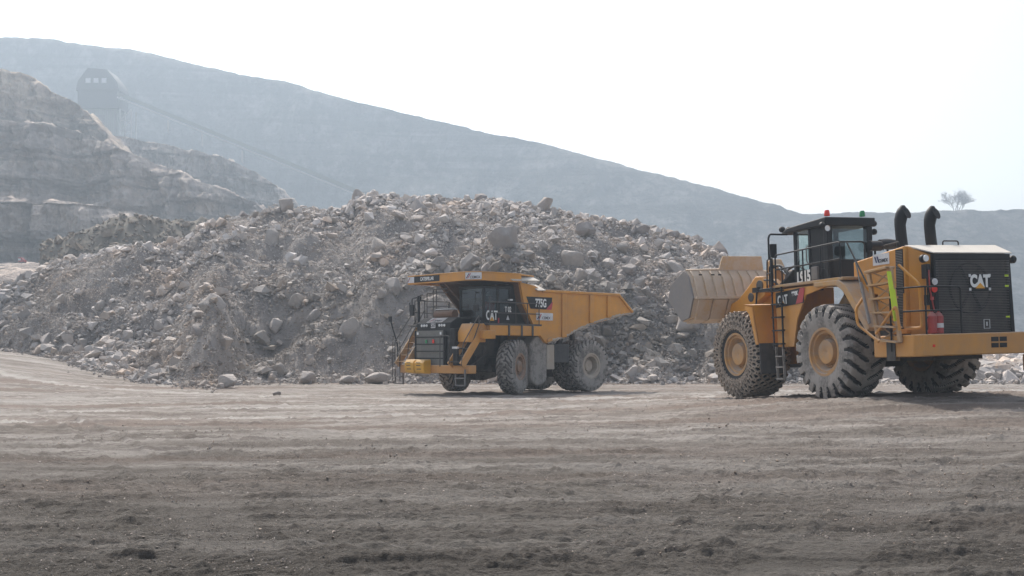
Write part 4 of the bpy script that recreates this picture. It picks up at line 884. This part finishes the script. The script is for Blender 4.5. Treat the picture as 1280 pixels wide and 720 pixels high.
# ================================================================== WHEEL LOADER
def loader():
    Y, YD, K, D, G = M['yellow'], M['yellow_dusty'], M['black'], M['darkmetal'], M['grey']
    h = Vector((-.358,.934,0)).normalized(); l = Vector((-h.y,h.x,0))
    L = empty('wheel_loader', (10.17,30.66,.52)); zz = Vector((0,0,1))
    # the yard slopes: nose about 1.6 degrees down, left side about 2.4 degrees down
    fx = (h - zz*math.tan(R(1.0))).normalized(); ly = (l - zz*math.tan(R(1.6))); ly = (ly-fx*ly.dot(fx)).normalized(); uz = fx.cross(ly)
    L.rotation_euler = Matrix((fx,ly,uz)).transposed().to_euler()
    tag(L, 'large yellow wheel loader seen from behind, bucket raised towards the rubble mound', 'wheel loader')
    TR, TW, RIM = 1.26, 1.14, .60
    tm = tyre_mesh(TR, TW, RIM, 22, .085, 'chevron', 'tyre', M['rubber_dusty'], 14)
    tf = tyre_mesh(TR-.05, TW, RIM, 22, .03, 'chevron', 'tyre', M['groove'], 10)
    def wheel(x, y, flip, chain=False):
        w = empty('wheel', (x,y,TR-.02), L); w.rotation_euler = (0,0,math.pi if flip else 0)
        obj('tyre', tf if chain else tm, w); rim_mesh(TW, RIM, M['rimy'], 'rim', w, hub=.34, dish=.26, bolts=28)
        if chain: chain_mesh(TR-.02, TW, 'tyre_chain', w)
        return w
    wheel(0,1.54,False); wheel(0,-1.60,True); wheel(4.3,1.52,False,True); wheel(4.3,-1.60,True,True)
    # frames
    b = MB(); b.box(-2.3,1.7,-.75,.70,.95,1.75); b.box(-.35,.35,-1.1,1.0,1.0,1.5); b.build('rear_frame', YD, L, bevel=.03)
    MB().lathe([(-1.0,.26),(-.5,.30),(-.35,.46),(.35,.46),(.5,.30),(1.0,.26)],(0,0,TR-.02),'y',20,close=True).build('rear_axle', D, L)
    MB().lathe([(-1.0,.26),(-.5,.30),(-.35,.46),(.35,.46),(.5,.30),(1.0,.26)],(4.3,0,TR-.02),'y',20,close=True).build('front_axle', D, L)
    b = MB(); b.box(1.7,2.7,-.45,.40,.9,1.25); b.box(1.7,2.7,-.45,.40,1.9,2.2); b.tube([(2.2,-.02,.9),(2.2,-.02,2.3)],.16,14); b.build('articulation_joint', D, L, bevel=.03)
    b = MB(); b.box(2.7,5.5,-.70,.66,.9,1.9); b.box(2.6,2.9,-.70,.66,.9,2.4); b.build('front_frame', Y, L, bevel=.03)
    for y0,y1 in ((.42,.66),(-.70,-.46)):
        m = MB(); m.prism([(2.75,1.88),(5.6,1.88),(5.55,2.5),(5.05,3.15),(4.75,3.46),(4.35,3.50),(4.05,3.30),(3.7,2.7),(2.75,2.5)],'y',y0,y1); m.build('loader_tower', Y, L, bevel=.03)
    MB().box(3.2,5.3,-.46,.42,1.88,2.6).build('tower_web', YD, L, bevel=.02)
    # lift arms
    arm = [(4.10,3.28),(4.35,3.58),(4.75,3.60),(5.10,3.35),(5.75,2.95),(6.35,2.80),(6.62,2.55),(6.50,2.25),(6.2,2.15),(5.6,2.30),(4.9,2.72),(4.3,2.98)]
    for y0,y1 in ((.74,.98),(-1.02,-.78)):
        m = MB(); m.prism(arm,'y',y0,y1); a_ = m.build('lift_arm', Y, L, bevel=.03)
        yc = (y0+y1)/2
        for (x,z,r_) in ((4.5,3.3,.17),(5.0,2.98,.14),(6.38,2.5,.15)):
            MB().lathe([(y0-.03-yc,r_),(y1+.03-yc,r_)],(x,yc,z),'y',22,close=True).build('pivot_pin', D, a_, bevel=.01)
        m = MB(); m.tube([(3.3,yc*.80,1.7),(4.1,yc*.80,2.2)],.15,14); m.build('lift_cylinder', Y, L)
        MB().tube([(4.1,yc*.80,2.2),(5.1,yc*.82,2.75)],.075,12).build('cylinder_rod', M['chrome'], L)
    MB().box(5.55,5.95,-.78,.74,2.35,2.8).build('arm_crossmember', Y, L, bevel=.03)
    # bucket linkage: tilt lever standing high in the middle
    m = MB(); m.prism([(4.9,2.6),(5.25,2.55),(5.45,3.3),(5.35,4.12),(5.05,4.18),(4.85,3.9),(4.95,3.3)],'y',-.20,.16); m.build('tilt_lever', YD, L, bevel=.04)
    MB().tube([(3.4,-.02,3.0),(4.4,-.02,3.60)],.16,14).build('tilt_cylinder', D, L)
    MB().tube([(4.35,-.02,3.57),(5.12,-.02,4.0)],.085,12).build('cylinder_rod', M['chrome'], L)
    b = MB()
    for y in (.30,.36,-.36): b.path([(3.6,y,2.6),(3.9,y,3.6),(4.4,y,3.95),(4.9,y,3.85),(5.1,y*.5,3.6)],.035,6,.3)
    b.path([(3.1,.8,2.6),(3.6,1.05,3.4),(4.2,1.02,3.45)],.03,6,.3); b.path([(4.6,1.02,3.2),(4.55,1.1,2.8),(4.7,1.05,2.3)],.03,6,.2); b.box(4.45,4.75,1.0,1.1,3.1,3.25); b.box(4.5,4.62,1.0,1.1,2.5,2.6)
    b.build('hydraulic_hose', K, L)
    # bucket
    outer = [(6.62,3.86),(6.36,3.60),(6.12,2.95),(6.42,2.33),(6.88,2.22),(7.75,2.98)]
    inner = [(7.83,3.06),(6.98,2.32),(6.50,2.42),(6.22,2.96),(6.44,3.54),(6.68,3.80)]
    W2 = 2.32
    m = MB(); m.prism(outer+inner,'y',-W2,W2); bk = m.build('bucket', M['bucket'], L, bevel=.01)
    for s in (-1,1):
        m = MB(); m.prism([(6.60,3.84),(6.36,3.60),(6.12,2.95),(6.42,2.33),(6.88,2.24),(7.72,2.97),(7.55,3.42),(6.72,3.80)],'y',s*(W2+.001),s*(W2+.06)); m.build('side_plate', M['steel'], bk, bevel=.01)
    m = MB(); m.plate([(6.62,-.55,3.86),(6.62,1.12,3.86),(6.55,1.00,4.30),(6.55,-.45,4.30)],.05); m.plate([(6.62,W2,3.84),(6.62,1.12,3.86),(6.60,1.12,3.90),(6.60,W2,3.88)],.05); m.build('spill_guard', M['bucket'], bk)
    b = MB()
    for y in (-2.0,-1.65,-1.3,-.95,-.6,-.25,.10,.45,.80,1.15,1.50,1.85,2.20): b.prism([(6.60,3.84),(6.50,3.82),(6.26,3.58),(6.04,2.98),(6.13,2.98),(6.36,3.60)],'y',y-.03,y+.03)
    b.build('back_rib', M['bucket'], bk, bevel=.01)
    b = MB()
    for y in (-1.9,-1.35,-.8,-.25,.30,.85,1.40,1.95): b.prism([(6.10,2.92),(6.06,2.88),(6.38,2.27),(6.88,2.16),(6.93,2.21),(6.45,2.32),(6.14,2.90)],'y',y-.24,y+.24)
    b.prism([(6.02,2.90),(6.12,2.90),(6.14,3.0),(6.03,3.0)],'y',-2.3,2.3); b.build('wear_plate', M['bucket'], bk, bevel=.01)
    b = MB()
    for y in (2.0,1.55,1.3,-.9): b.box(6.24,6.28,y-.05,y+.05,3.66,3.70)
    b.build('rib_slot', K, bk)
    m = MB(); m.prism([(7.6,2.75),(8.05,3.16),(8.0,3.22),(7.56,2.84)],'y',-W2,W2); m.build('cutting_edge', M['steel'], bk, bevel=.01)
    # front fenders with mudflaps
    for s in (1,-1):
        y0, y1 = (1.30,2.12) if s > 0 else (-2.18,-1.36)
        m = MB(); m.prism([(2.92,1.50),(3.00,1.50),(3.26,2.58),(3.62,2.64),(3.62,2.70),(3.2,2.66)],'y',y0,y1); m.prism([(2.92,1.5),(3.2,2.66),(3.62,2.70),(3.62,2.55),(3.40,2.4),(3.22,1.9),(3.1,1.5)],'y',y1-.04 if s > 0 else y0, y1 if s > 0 else y0+.04); f_ = m.build('front_fender', Y, L, bevel=.015)
        MB().plate([(2.90,y0,1.54),(2.90,y1,1.54),(2.88,y1,.66),(2.88,y0,.66)],.03).build('mudflap', M['flap'], f_)
    # left body panel with the access ladder
    for s in (1,-1):
        o_ = 1.80 if s > 0 else -1.92
        m = MB(); m.prism([(2.40,3.04),(-.05,3.04),(-.05,2.98),(.98,2.80),(1.40,2.17),(1.60,1.40),(2.36,1.41)],'y',o_,o_+.06*s); m.prism([(2.36,1.41),(2.40,3.04),(2.34,3.04),(2.30,1.41)],'y',.7*s,o_); pn = m.build('side_panel', Y, L, bevel=.015)
        if s > 0:
            MB().plate([(2.38,1.872,2.94),(1.05,1.872,3.02),(1.05,1.872,2.60),(2.38,1.872,2.52)],.008).build('model_panel', K, pn, smooth=False)
            MB().plate([(1.20,1.88,3.00),(.98,1.88,3.01),(1.10,1.88,2.62),(1.42,1.88,2.58)],.008).build('panel_flash', M['stickred'], pn, smooth=False)
            v_ = Vector((.06,0,1)); text('CAT', (2.03,1.885,2.72), (-1,0,.05), v_, .36, M['letter'], pn, .68, .03)
            MB().plate([(2.12,1.893,2.60),(2.02,1.893,2.71),(1.92,1.893,2.605)],.006).build('logo_triangle', M['letteryellow'], pn, smooth=False)
            text('990K', (1.44,1.885,2.87), (-1,0,.05), v_, .17, M['letter'], pn, .80, .03)
    # fender arm curving down over the rear wheel
    for s in (1,-1):
        yy = 1.55 if s > 0 else -1.6
        m = MB(); m.prism([(.5,2.98),(.5,3.10),(-.55,3.10),(-.85,2.95),(-1.75,1.82),(-1.62,1.72),(-.72,2.80),(-.45,2.96)],'y',yy-.30,yy+.40 if s > 0 else yy+.30); m.build('rear_fender', YD, L, bevel=.02)
    b = MB(); b.prism([(.9,2.3),(.2,3.0),(-.3,3.0),(.5,2.0)],'y',.95,1.02); b.build('fender_web', YD, L)
    MB().lathe([(-.05,.16),(.05,.16)],(.05,1.15,2.82),'y',16,close=True).build('air_port', K, L)
    # platform
    m = MB(); m.box(-.72,2.42,.82,1.92,3.09,3.17); m.box(-.72,2.42,-1.98,-.45,3.09,3.17); m.build('platform', YD, L, bevel=.015)
    MB().box(2.42,3.25,.2,1.85,3.02,3.12).build('front_step', K, L, bevel=.01)
    # cab
    x0,x1,y0,y1,z0,z1 = .98,2.58,-.42,1.08,3.17,4.80
    m = MB()
    m.box(x0,x1,y0,y1,z0,z0+.08); m.box(x0,x1,y1-.05,y1,z0+.08,3.55); m.box(x0,x0+.05,y0,y1-.05,z0+.08,3.78); m.box(x0,x1,y0,y0+.05,z0+.08,3.6); m.box(x1-.05,x1,y0+.05,y1-.05,z0+.08,3.30)
    for (x,y,w) in ((x1-.06,y1-.06,.06),(x1-.06,y0+.06,.06),(x0+.09,y1-.08,.09),(x0+.09,y0+.08,.09)): m.box(x-w,x+w,y-w,y+w,z0,z1)
    m.box(1.15,1.78,y1-.06,y1-.02,3.5,z1); m.box(1.78,1.88,y1-.08,y1,3.2,z1)
    cab = m.build('cab', K, L, bevel=.015)
    m = MB(); m.prism([(.90,4.70),(2.75,4.70),(3.0,4.66),(3.0,4.72),(2.7,4.84),(.90,4.94)],'y',-.48,1.20); m.build('roof', K, cab, bevel=.03)
    MB().box(1.88,2.46,y1-.04,y1-.025,3.50,4.7).build('door_window', M['glass'], cab)
    MB().box(x0+.02,x0+.035,y0+.17,y1-.17,3.78,4.62).build('rear_window', M['glassdark'], cab)
    MB().box(x1-.035,x1-.02,y0+.12,y1-.12,3.35,4.7).build('windscreen', M['glass'], cab)
    MB().box(x0+.2,x1-.12,y0+.02,y0+.035,3.6,4.7).build('side_window', M['glass'], cab)
    m = MB(); m.prism([(1.5,3.3),(2.1,3.3),(2.1,3.6),(1.72,3.62),(1.62,4.35),(1.45,4.35)],'y',.12,.62); m.build('operator_seat', D, cab, bevel=.03)
    text('L915', (2.12,1.088,3.36), (-1,0,.06), (0,0,1), .46, M['letter'], cab, .70, .045)
    m = MB(); m.path([(1.83,1.09,3.7),(1.83,1.18,3.8),(1.83,1.18,4.2),(1.83,1.09,4.25)],.015); m.build('door_handle', G, cab)
    MB().box(1.35,1.62,1.101,1.20,3.25,3.62).build('utility_box', G, cab, bevel=.02)
    # roof lights, beacons
    for y,mm in ((1.02,'redlens'),(-.16,'greenlens')):
        MB().lathe([(0,.075),(.03,.08),(.13,.07),(.16,.05),(.165,.001)],(1.05,y,4.98),'z',16).build('beacon', M[mm], cab)
    for (x,y,z) in ((1.0,1.22,4.72),(3.05,1.12,4.84),(3.12,.85,4.84),(1.0,-.50,4.78),(1.0,-.50,4.55)):
        m = MB(); m.lathe([(0,.03),(.06,.085),(.12,.09),(.14,.085)],(x-.1,y,z),'x',14,close=True); m.build('work_light', K, cab)
    MB().lathe([(0,.085),(.02,.08),(.02,.001)],(.865,1.15,4.62),'x',14).build('rear_lamp', M['lamp'], cab)
    m = MB(); m.path([(2.75,1.15,4.66),(2.75,1.75,4.66),(2.75,1.80,4.55),(2.75,1.80,3.95)],.03,8); m.box(2.70,2.76,1.56,1.76,3.98,4.38); m.path([(2.75,1.8,4.0),(2.75,1.66,4.0)],.02); m.build('mirror', K, cab, bevel=.01)
    m = MB(); m.lathe([(-.30,.02),(-.27,.13),(0,.155),(.27,.13),(.30,.02)],(.60,-.62,4.16),'y',16,close=True); m.tube([(.60,-.62,4.1),(.60,-.62,3.5)],.03); m.build('rear_mirror', K, L)
    m = MB(); m.lathe([(-.2,.02),(-.18,.14),(.18,.14),(.2,.02)],(.30,.05,4.08),'y',16,close=True); m.tube([(.30,.05,4.0),(.30,.05,3.5)],.03); m.build('rear_mirror', K, L)
    # slanting glass-like dark cover in front of the cab foot
    m = MB(); m.plate([(2.75,1.0,3.62),(2.75,.0,3.62),(3.6,.0,3.16),(3.6,1.0,3.16)],.05); m.build('front_hood', M['flap'], L)
    m = MB(); m.prism([(2.6,2.4),(3.8,2.4),(3.78,3.12),(2.6,3.12)],'y',-.3,.95); m.build('cab_base', Y, L, bevel=.03)
    # hood
    m = MB(); m.prism([(-.45,3.56),(-2.40,3.79),(-2.40,1.62),(-1.36,1.62),(-1.36,2.66),(-.45,2.72)],'y',-1.55,1.36); hood = m.build('engine_hood', Y, L, bevel=.03)
    # tapered rear quarter and radiator guard
    m = MB(); m.hexa([(-2.40,1.34,1.52),(-2.40,-1.53,1.52),(-2.86,-1.42,1.52),(-2.86,1.02,1.52),(-2.40,1.34,3.78),(-2.40,-1.53,3.78),(-2.84,-1.36,3.52),(-2.84,1.00,3.52)]); m.build('rear_quarter', Y, L, bevel=.02)
    m = MB()
    for s,(ya,yb) in ((1,(1.06,1.12)),(-1,(-1.42,-1.55))): m.hexa([(-2.80,ya,1.50),(-2.98,ya,1.50),(-2.98,ya-.12*s,1.50),(-2.80,ya-.12*s,1.50),(-2.80,ya*.96,3.55),(-2.94,ya*.96,3.52),(-2.94,ya*.96-.12*s,3.52),(-2.80,ya*.96-.12*s,3.55)])
    m.box(-2.95,-2.80,-1.36,1.02,3.40,3.55); m.box(-2.99,-2.80,-1.42,1.06,1.50,1.60); fr = m.build('guard_frame', K, L, bevel=.015)
    b = MB()
    for k in range(44):
        z = 1.63+k*.0405; b.box(-2.955,-2.925,-1.32,.98,z,z+.011)
    b.build('guard_slat', G, fr, smooth=False)
    MB().box(-2.875,-2.865,-1.34,.98,1.6,3.5).build('radiator_core', D, fr)
    b = MB()
    for c_ in ((-2.90,-.1,2.7),): b.tube([Vector(c_)+Vector((0,.62*math.cos(t),.62*math.sin(t))) for t in [2*math.pi*k/32 for k in range(32)]],.03,6,closed=True)
    for k in range(6): t = math.pi*k/3; b.bar((-2.90,-.1,2.7),(-2.90,-.1+.6*math.cos(t),2.7+.6*math.sin(t)),.10,.02)
    b.build('fan', K, fr)
    MB().box(-2.965,-2.95,-.68,-.02,2.64,3.04).build('logo_plate', K, fr)
    b = MB()
    for y in (-.66,-.04):
        for z in (2.67,3.01): b.box(-2.972,-2.966,y-.035,y+.035,z-.035,z+.035)
    b.build('plate_corner', M['white'], fr, smooth=False)
    text('CAT', (-2.972,-.35,2.86), (0,-1,0),(0,0,1), .40, M['letter'], fr, .76, .055)
    MB().plate([(-2.978,-.20,2.69),(-2.978,-.50,2.69),(-2.978,-.35,2.83)],.006).build('logo_triangle', M['letteryellow'], fr, smooth=False)
    m = MB(); m.tube([(-2.955,-.45,1.70),(-2.955,-.63,1.70),(-2.955,-.63,1.92),(-2.955,-.45,1.92)],.012,5,closed=True); m.box(-2.96,-2.95,-.56,-.52,1.76,1.86); m.build('latch_plate', M['white'], fr, smooth=False)
    for z in (1.95,2.72,2.98): MB().box(-2.955,-2.946,-1.28,-1.16,z,z+.05).build('reflector', M['hivis'], fr)
    MB().box(-2.80,-1.6,-1.45,1.2,3.855,3.87).build('hood_top_sheet', M['yellow_dusty'], L) if False else None
    # pale roof of the tail (sun glint painted into the top plate's colour)
    m = MB(); m.hexa([(-2.30,1.34,3.785),(-2.30,-1.52,3.785),(-2.97,-1.40,3.555),(-2.97,1.06,3.555),(-2.30,1.34,3.82),(-2.30,-1.52,3.84),(-2.97,-1.40,3.58),(-2.97,1.06,3.58)]); m.build('hood_top', M['glintwhite'], L, smooth=False)
    m = MB(); m.path([(-1.9,-.3,3.85),(-1.9,-.3,3.98),(-1.9,-.8,3.98),(-1.9,-.8,3.85)],.018); m.path([(-1.2,1.0,3.8),(-1.2,1.0,3.92),(-1.8,1.0,3.96),(-1.8,1.0,3.85)],.015); m.build('lifting_handle', K, L)
    # side louvre and sticker
    b = MB(); b.box(-2.37,-2.10,1.361,1.372,1.75,3.72); lv = b.build('side_louvre', K, L)
    b = MB()
    for k in range(48): z = 1.78+k*.04; b.box(-2.35,-2.12,1.372,1.386,z,z+.014)
    b.build('louvre_slat', G, lv, smooth=False)
    b = MB(); b.box(-1.86,-1.24,1.361,1.368,3.40,3.68); stc = b.build('sticker', M['white'], L)
    MB().plate([(-1.36,1.374,3.46),(-1.41,1.374,3.46),(-1.35,1.374,3.62),(-1.30,1.374,3.62)],.004).build('sticker_stripe', M['navy'], stc, smooth=False)
    MB().plate([(-1.45,1.374,3.46),(-1.50,1.374,3.46),(-1.44,1.374,3.62),(-1.39,1.374,3.62)],.004).build('sticker_stripe', M['navy'], stc, smooth=False)
    text('CEMEX', (-1.64,1.372,3.50), (-1,0,0),(0,0,1), .12, M['letterblack'], stc, .9)
    # exhaust stacks with cut flared mouths
    for y in (.66,-.28):
        m = MB(); m.tube([(-1.45,y,3.6),(-1.43,y+.05,4.15),(-1.43,y+.07,4.42),(-1.44,y+.06,4.56),(-1.46,y+.03,4.70),(-1.47,y+.01,4.82),(-1.48,y+.0,4.93)],.17,18,radii=[.142,.142,.14,.155,.16,.13,.05]); st = m.build('exhaust_stack', K, L)
        m = MB(); c = Vector((-1.625,y-.0,4.72)); m.plate([c+Vector((.075*math.sin(t),.10*math.cos(t),.15*math.sin(t))) for t in [2*math.pi*k/20 for k in range(20)]],.01); m.build('stack_mouth', M['groove'], st, smooth=False)
    # counterweight bumper
    m = MB(); m.prism([(-1.85,1.92),(-3.30,1.92),(-3.42,1.75),(-3.42,-2.0),(-3.30,-2.15),(-1.85,-2.15)],'z',1.06,1.59); cw = m.build('counterweight', Y, L, bevel=.03)
    b = MB(); 
    for y in (-.42,-.68):
        for z in (1.20,1.35): b.box(-3.43,-3.422,y-.11,y+.11,z+.02,z+.13)
    b.build('vent_slot', K, cw, smooth=False)
    MB().box(-3.432,-3.422,1.40,1.47,1.28,1.34).build('reflector', M['redlens'], cw)
    MB().box(-2.66,-2.36,1.921,1.95,.98,1.46).build('step_plate', D, cw)
    MB().box(-3.36,-3.20,-2.0,-1.5,.62,1.03).build('rear_step', Y, L)
    # dark gear under the hood
    b = MB(); b.box(-2.6,-1.4,-.8,.75,.95,1.04); b.box(-1.9,-1.3,.75,1.4,1.05,1.9); b.build('belly_plate', D, L)
    # red extinguishers standing on the counterweight
    for y in (1.22,1.02):
        m = MB(); m.lathe([(0,.10),(.02,.115),(.42,.115),(.50,.06),(.52,.03),(.56,.03)],(-3.05,y+.02,1.60),'z',18,close=True); e_ = m.build('fire_extinguisher', M['red'], L)
        MB().lathe([(0,.1165),(.11,.1165)],(-3.05,y+.02,1.74),'z',18).build('extinguisher_label', M['white'], e_) if y == 1.02 else None
        m = MB(); m.tube([(-3.05,y,2.04),(-3.05,y,2.10),(-3.10,y-.05,2.12)],.02,6); m.path([(-3.05,y+.02,2.05),(-3.05,y+.18,2.0),(-3.05,y+.16,1.7)],.012,5); m.build('nozzle', K, e_)
    # lamps and gear on the left rear corner
    for (x,y,z,mm) in ((-2.72,1.22,3.44,'lamp'),(-2.86,1.10,2.86,'white'),(-2.86,1.12,2.68,'redlens')):
        m = MB(); m.lathe([(-.07,.05),(-.02,.10),(.06,.10)],(x-.1,y,z),'x',16,close=True); m.build('work_light', K, L)
        MB().lathe([(0,.085),(-.015,.08),(-.015,.001)],(x-.172,y,z),'x',16).build('lamp_face', M[mm], L)
    m = MB(); m.lathe([(-.07,.05),(-.02,.10),(.06,.10)],(-2.85,-1.55,3.42),'x',16,close=True); m.build('work_light', K, L)
    b = MB(); b.box(-2.92,-2.72,1.12,1.22,2.95,3.30); b.box(-2.94,-2.80,1.14,1.24,2.3,2.55); b.path([(-2.9,1.2,3.3),(-2.95,1.2,2.5),(-2.95,1.15,2.0)],.02); b.path([(-2.92,1.25,3.2),(-2.97,1.28,2.8),(-2.9,1.2,2.3)],.015); b.build('control_box', K, L)
    b = MB(); b.path([(-2.93,1.18,3.15),(-2.99,1.22,2.7),(-2.97,1.1,2.2),(-2.97,1.0,1.9)],.018); b.box(-2.99,-2.93,1.1,1.2,2.42,2.5); b.build('red_hose', M['red'], L)
    # railings
    def rail(name, specs, mat=K, r=.022):
        m = MB()
        for s_ in specs: m.path(s_, r, 8, .10)
        return m.build(name, mat, L)
    rail('platform_rail', [[(2.30,1.90,3.15),(2.30,1.90,4.01),(-.62,1.90,4.08),(-.62,1.90,3.15)],[(2.30,1.90,3.60),(-.62,1.90,3.64)],[(1.0,1.90,3.15),(1.0,1.90,4.04)],[(.2,1.90,3.15),(.2,1.90,4.06)]])
    rail('platform_rail', [[(2.42,1.92,3.15),(2.42,1.92,3.95),(3.15,1.6,3.95),(3.2,1.6,3.1)],[(2.42,1.92,3.55),(3.15,1.6,3.55)],[(3.2,1.5,3.1),(3.2,1.5,3.8),(3.3,1.0,3.8),(3.3,1.0,3.1)]])
    rail('rear_platform_rail', [[(-.62,1.9,4.08),(-.72,1.2,4.08),(-.72,1.2,3.15)],[(-.72,1.75,4.05),(-1.75,1.95,2.85)],[(-.72,1.5,3.6),(-1.5,1.95,2.7)]])
    rail('rear_rail', [[(-2.55,1.95,1.2),(-2.55,1.95,2.72),(-3.38,1.7,2.72),(-3.38,.55,2.72),(-3.38,.55,1.5)],[(-2.55,1.95,2.15),(-3.38,1.7,2.15),(-3.38,.55,2.15)],[(-3.38,1.6,1.4),(-3.38,1.6,2.72)]])
    rail('rear_rail', [[(-3.2,-1.75,1.5),(-3.2,-1.75,2.75),(-3.2,-2.25,2.75),(-3.2,-2.25,2.05),(-3.2,-1.9,2.05)],[(-3.2,-2.0,1.5),(-3.2,-2.0,2.7)]])
    rail('stair_handrail', [[(-2.48,1.75,3.3),(-3.0,1.6,2.8),(-3.05,1.6,1.75),(-2.55,1.7,1.75),(-2.6,1.7,2.6)],[(-2.0,2.1,1.65),(-2.75,2.1,2.3),(-2.8,2.05,1.7)]], M['yellow'], .035)
    rail('stair_handrail', [[(-1.5,2.02,2.6),(-1.45,2.25,2.3),(-1.5,2.25,1.9),(-2.15,2.15,1.45)]], M['yellow'], .035)
    rail('grab_bar', [[(-1.55,2.15,2.95),(-1.9,2.2,1.9)]], M['steel'], .04)
    # folding rear ladder
    m = MB(); P0 = Vector((-1.70,2.02,3.18)); P1 = Vector((-1.98,2.02,1.50)); Q0 = Vector((-2.45,1.98,3.24)); Q1 = Vector((-2.72,1.98,1.42))
    m.bar(P0,P1,.07,.12); m.bar(Q0,Q1,.07,.12); m.bar(P0,Q0,.30,.06)
    ld = m.build('rear_ladder', YD, L, bevel=.01)
    for k in range(6):
        u = k/5; a, c = P0.lerp(P1,u), Q0.lerp(Q1,u); m = MB(); m.bar(a,c,.26,.045); 
        if k < 5:
            a2, c2 = P0.lerp(P1,(k+1)/5), Q0.lerp(Q1,(k+1)/5); m.bar(a-Vector((0,.1,0)),c2-Vector((0,.1,0)),.03,.03); m.bar(c-Vector((0,.1,0)),a2-Vector((0,.1,0)),.03,.03)
        m.build('tread', YD, ld)
    m = MB(); m.bar(Q0+Vector((-.06,.07,-.1)),Q0.lerp(Q1,.72)+Vector((-.06,.07,0)),.16,.02); m.build('warning_strip', M['hivis'], ld)
    b = MB(); 
    for k in range(5): b.box(-2.55-.008*k,-2.515-.008*k,2.062,2.066,2.4+k*.12,2.46+k*.12)
    # front access ladder
    m = MB(); m.bar((2.46,1.95,3.95),(2.36,1.98,1.35),.03,.04); m.bar((1.98,1.95,3.1),(1.92,1.98,1.35),.04,.04); lf = m.build('access_ladder', K, L)
    for z in (3.0,2.62,2.25,1.88,1.50): MB().box(1.93,2.38,1.90,2.04,z-.02,z+.02).build('rung', K, lf)
    m = MB()
    for x in (2.28,1.95): m.bar((x,1.97,1.42),(x-.04,1.97,.45),.07,.025)
    for z in (1.15,.85,.52): m.bar((2.26,1.97,z),(1.93,1.97,z),.12,.04)
    m.build('lower_step', M['rubber_dusty'], L)
    tail = ('rear_quarter','guard_frame','hood_top','work_light','lamp_face','control_box','red_hose','fire_extinguisher','radiator_core','exhaust_stack')
    for o in [k for k in C.objects if k.parent == L]:
        n = o.name.split('.')[0]
        if n in tail and (n not in ('work_light',) or o.location.x == 0): o.location.y -= .10
        if n in ('rear_ladder','stair_handrail','grab_bar'): o.location.x -= .18
        if n == 'bucket': o.location.z += .10
M['bucket'] = painted('scoured_bucket_paint', (.58,.38,.19), .9, .6, dcol=(.58,.47,.37), scale=1.4)
loader()

# ================================================================== CAMERA, SKY, SUN
cd = bpy.data.cameras.new('camera'); cam = bpy.data.objects.new('camera', cd); link(cam)
cam.location = (0,0,CH); cam.rotation_euler = (R(90),0,0); cd.sensor_width = 36; cd.lens = 36*F_/1280; cd.shift_y = (YH-360)/1280; cd.clip_start = .1; cd.clip_end = 5000
bpy.context.scene.camera = cam
w = bpy.data.worlds.new('World'); bpy.context.scene.world = w; w.use_nodes = True; nt = w.node_tree; nt.nodes.clear()
o_ = nt.nodes.new('ShaderNodeOutputWorld'); bg = nt.nodes.new('ShaderNodeBackground'); sky = nt.nodes.new('ShaderNodeTexSky')
sky.sky_type = 'NISHITA'; sky.sun_disc = False; sky.sun_elevation = R(SUN_EL); sky.sun_rotation = R(SUN_AZ); sky.air_density = 1.0; sky.dust_density = 4.0; sky.ozone_density = 1.0
hs = nt.nodes.new('ShaderNodeHueSaturation'); hs.inputs['Saturation'].default_value = .55; nt.links.new(sky.outputs[0], hs.inputs['Color']); nt.links.new(hs.outputs[0], bg.inputs[0]); bg.inputs[1].default_value = SKY; nt.links.new(bg.outputs[0], o_.inputs[0])
sd = bpy.data.lights.new('sun','SUN'); sd.energy = SUN; sd.angle = R(.6); sd.color = (1,.94,.86); so = bpy.data.objects.new('sun', sd); link(so)
az = R(SUN_AZ); d = Vector((math.sin(az)*math.cos(R(SUN_EL)), math.cos(az)*math.cos(R(SUN_EL)), math.sin(R(SUN_EL))))
so.rotation_euler = d.to_track_quat('Z','Y').to_euler(); so.location = (0,0,300)
sc = bpy.context.scene
sc.view_settings.view_transform = 'Standard'; sc.view_settings.look = 'None'; sc.view_settings.gamma = 1; sc.view_settings.exposure = EXPO; sc.view_settings.use_curve_mapping = False
sc.cycles.use_denoising = True; sc.cycles.max_bounces = 6; sc.cycles.volume_bounces = 0; sc.cycles.transparent_max_bounces = 12; sc.cycles.use_adaptive_sampling = True; sc.cycles.adaptive_threshold = .02
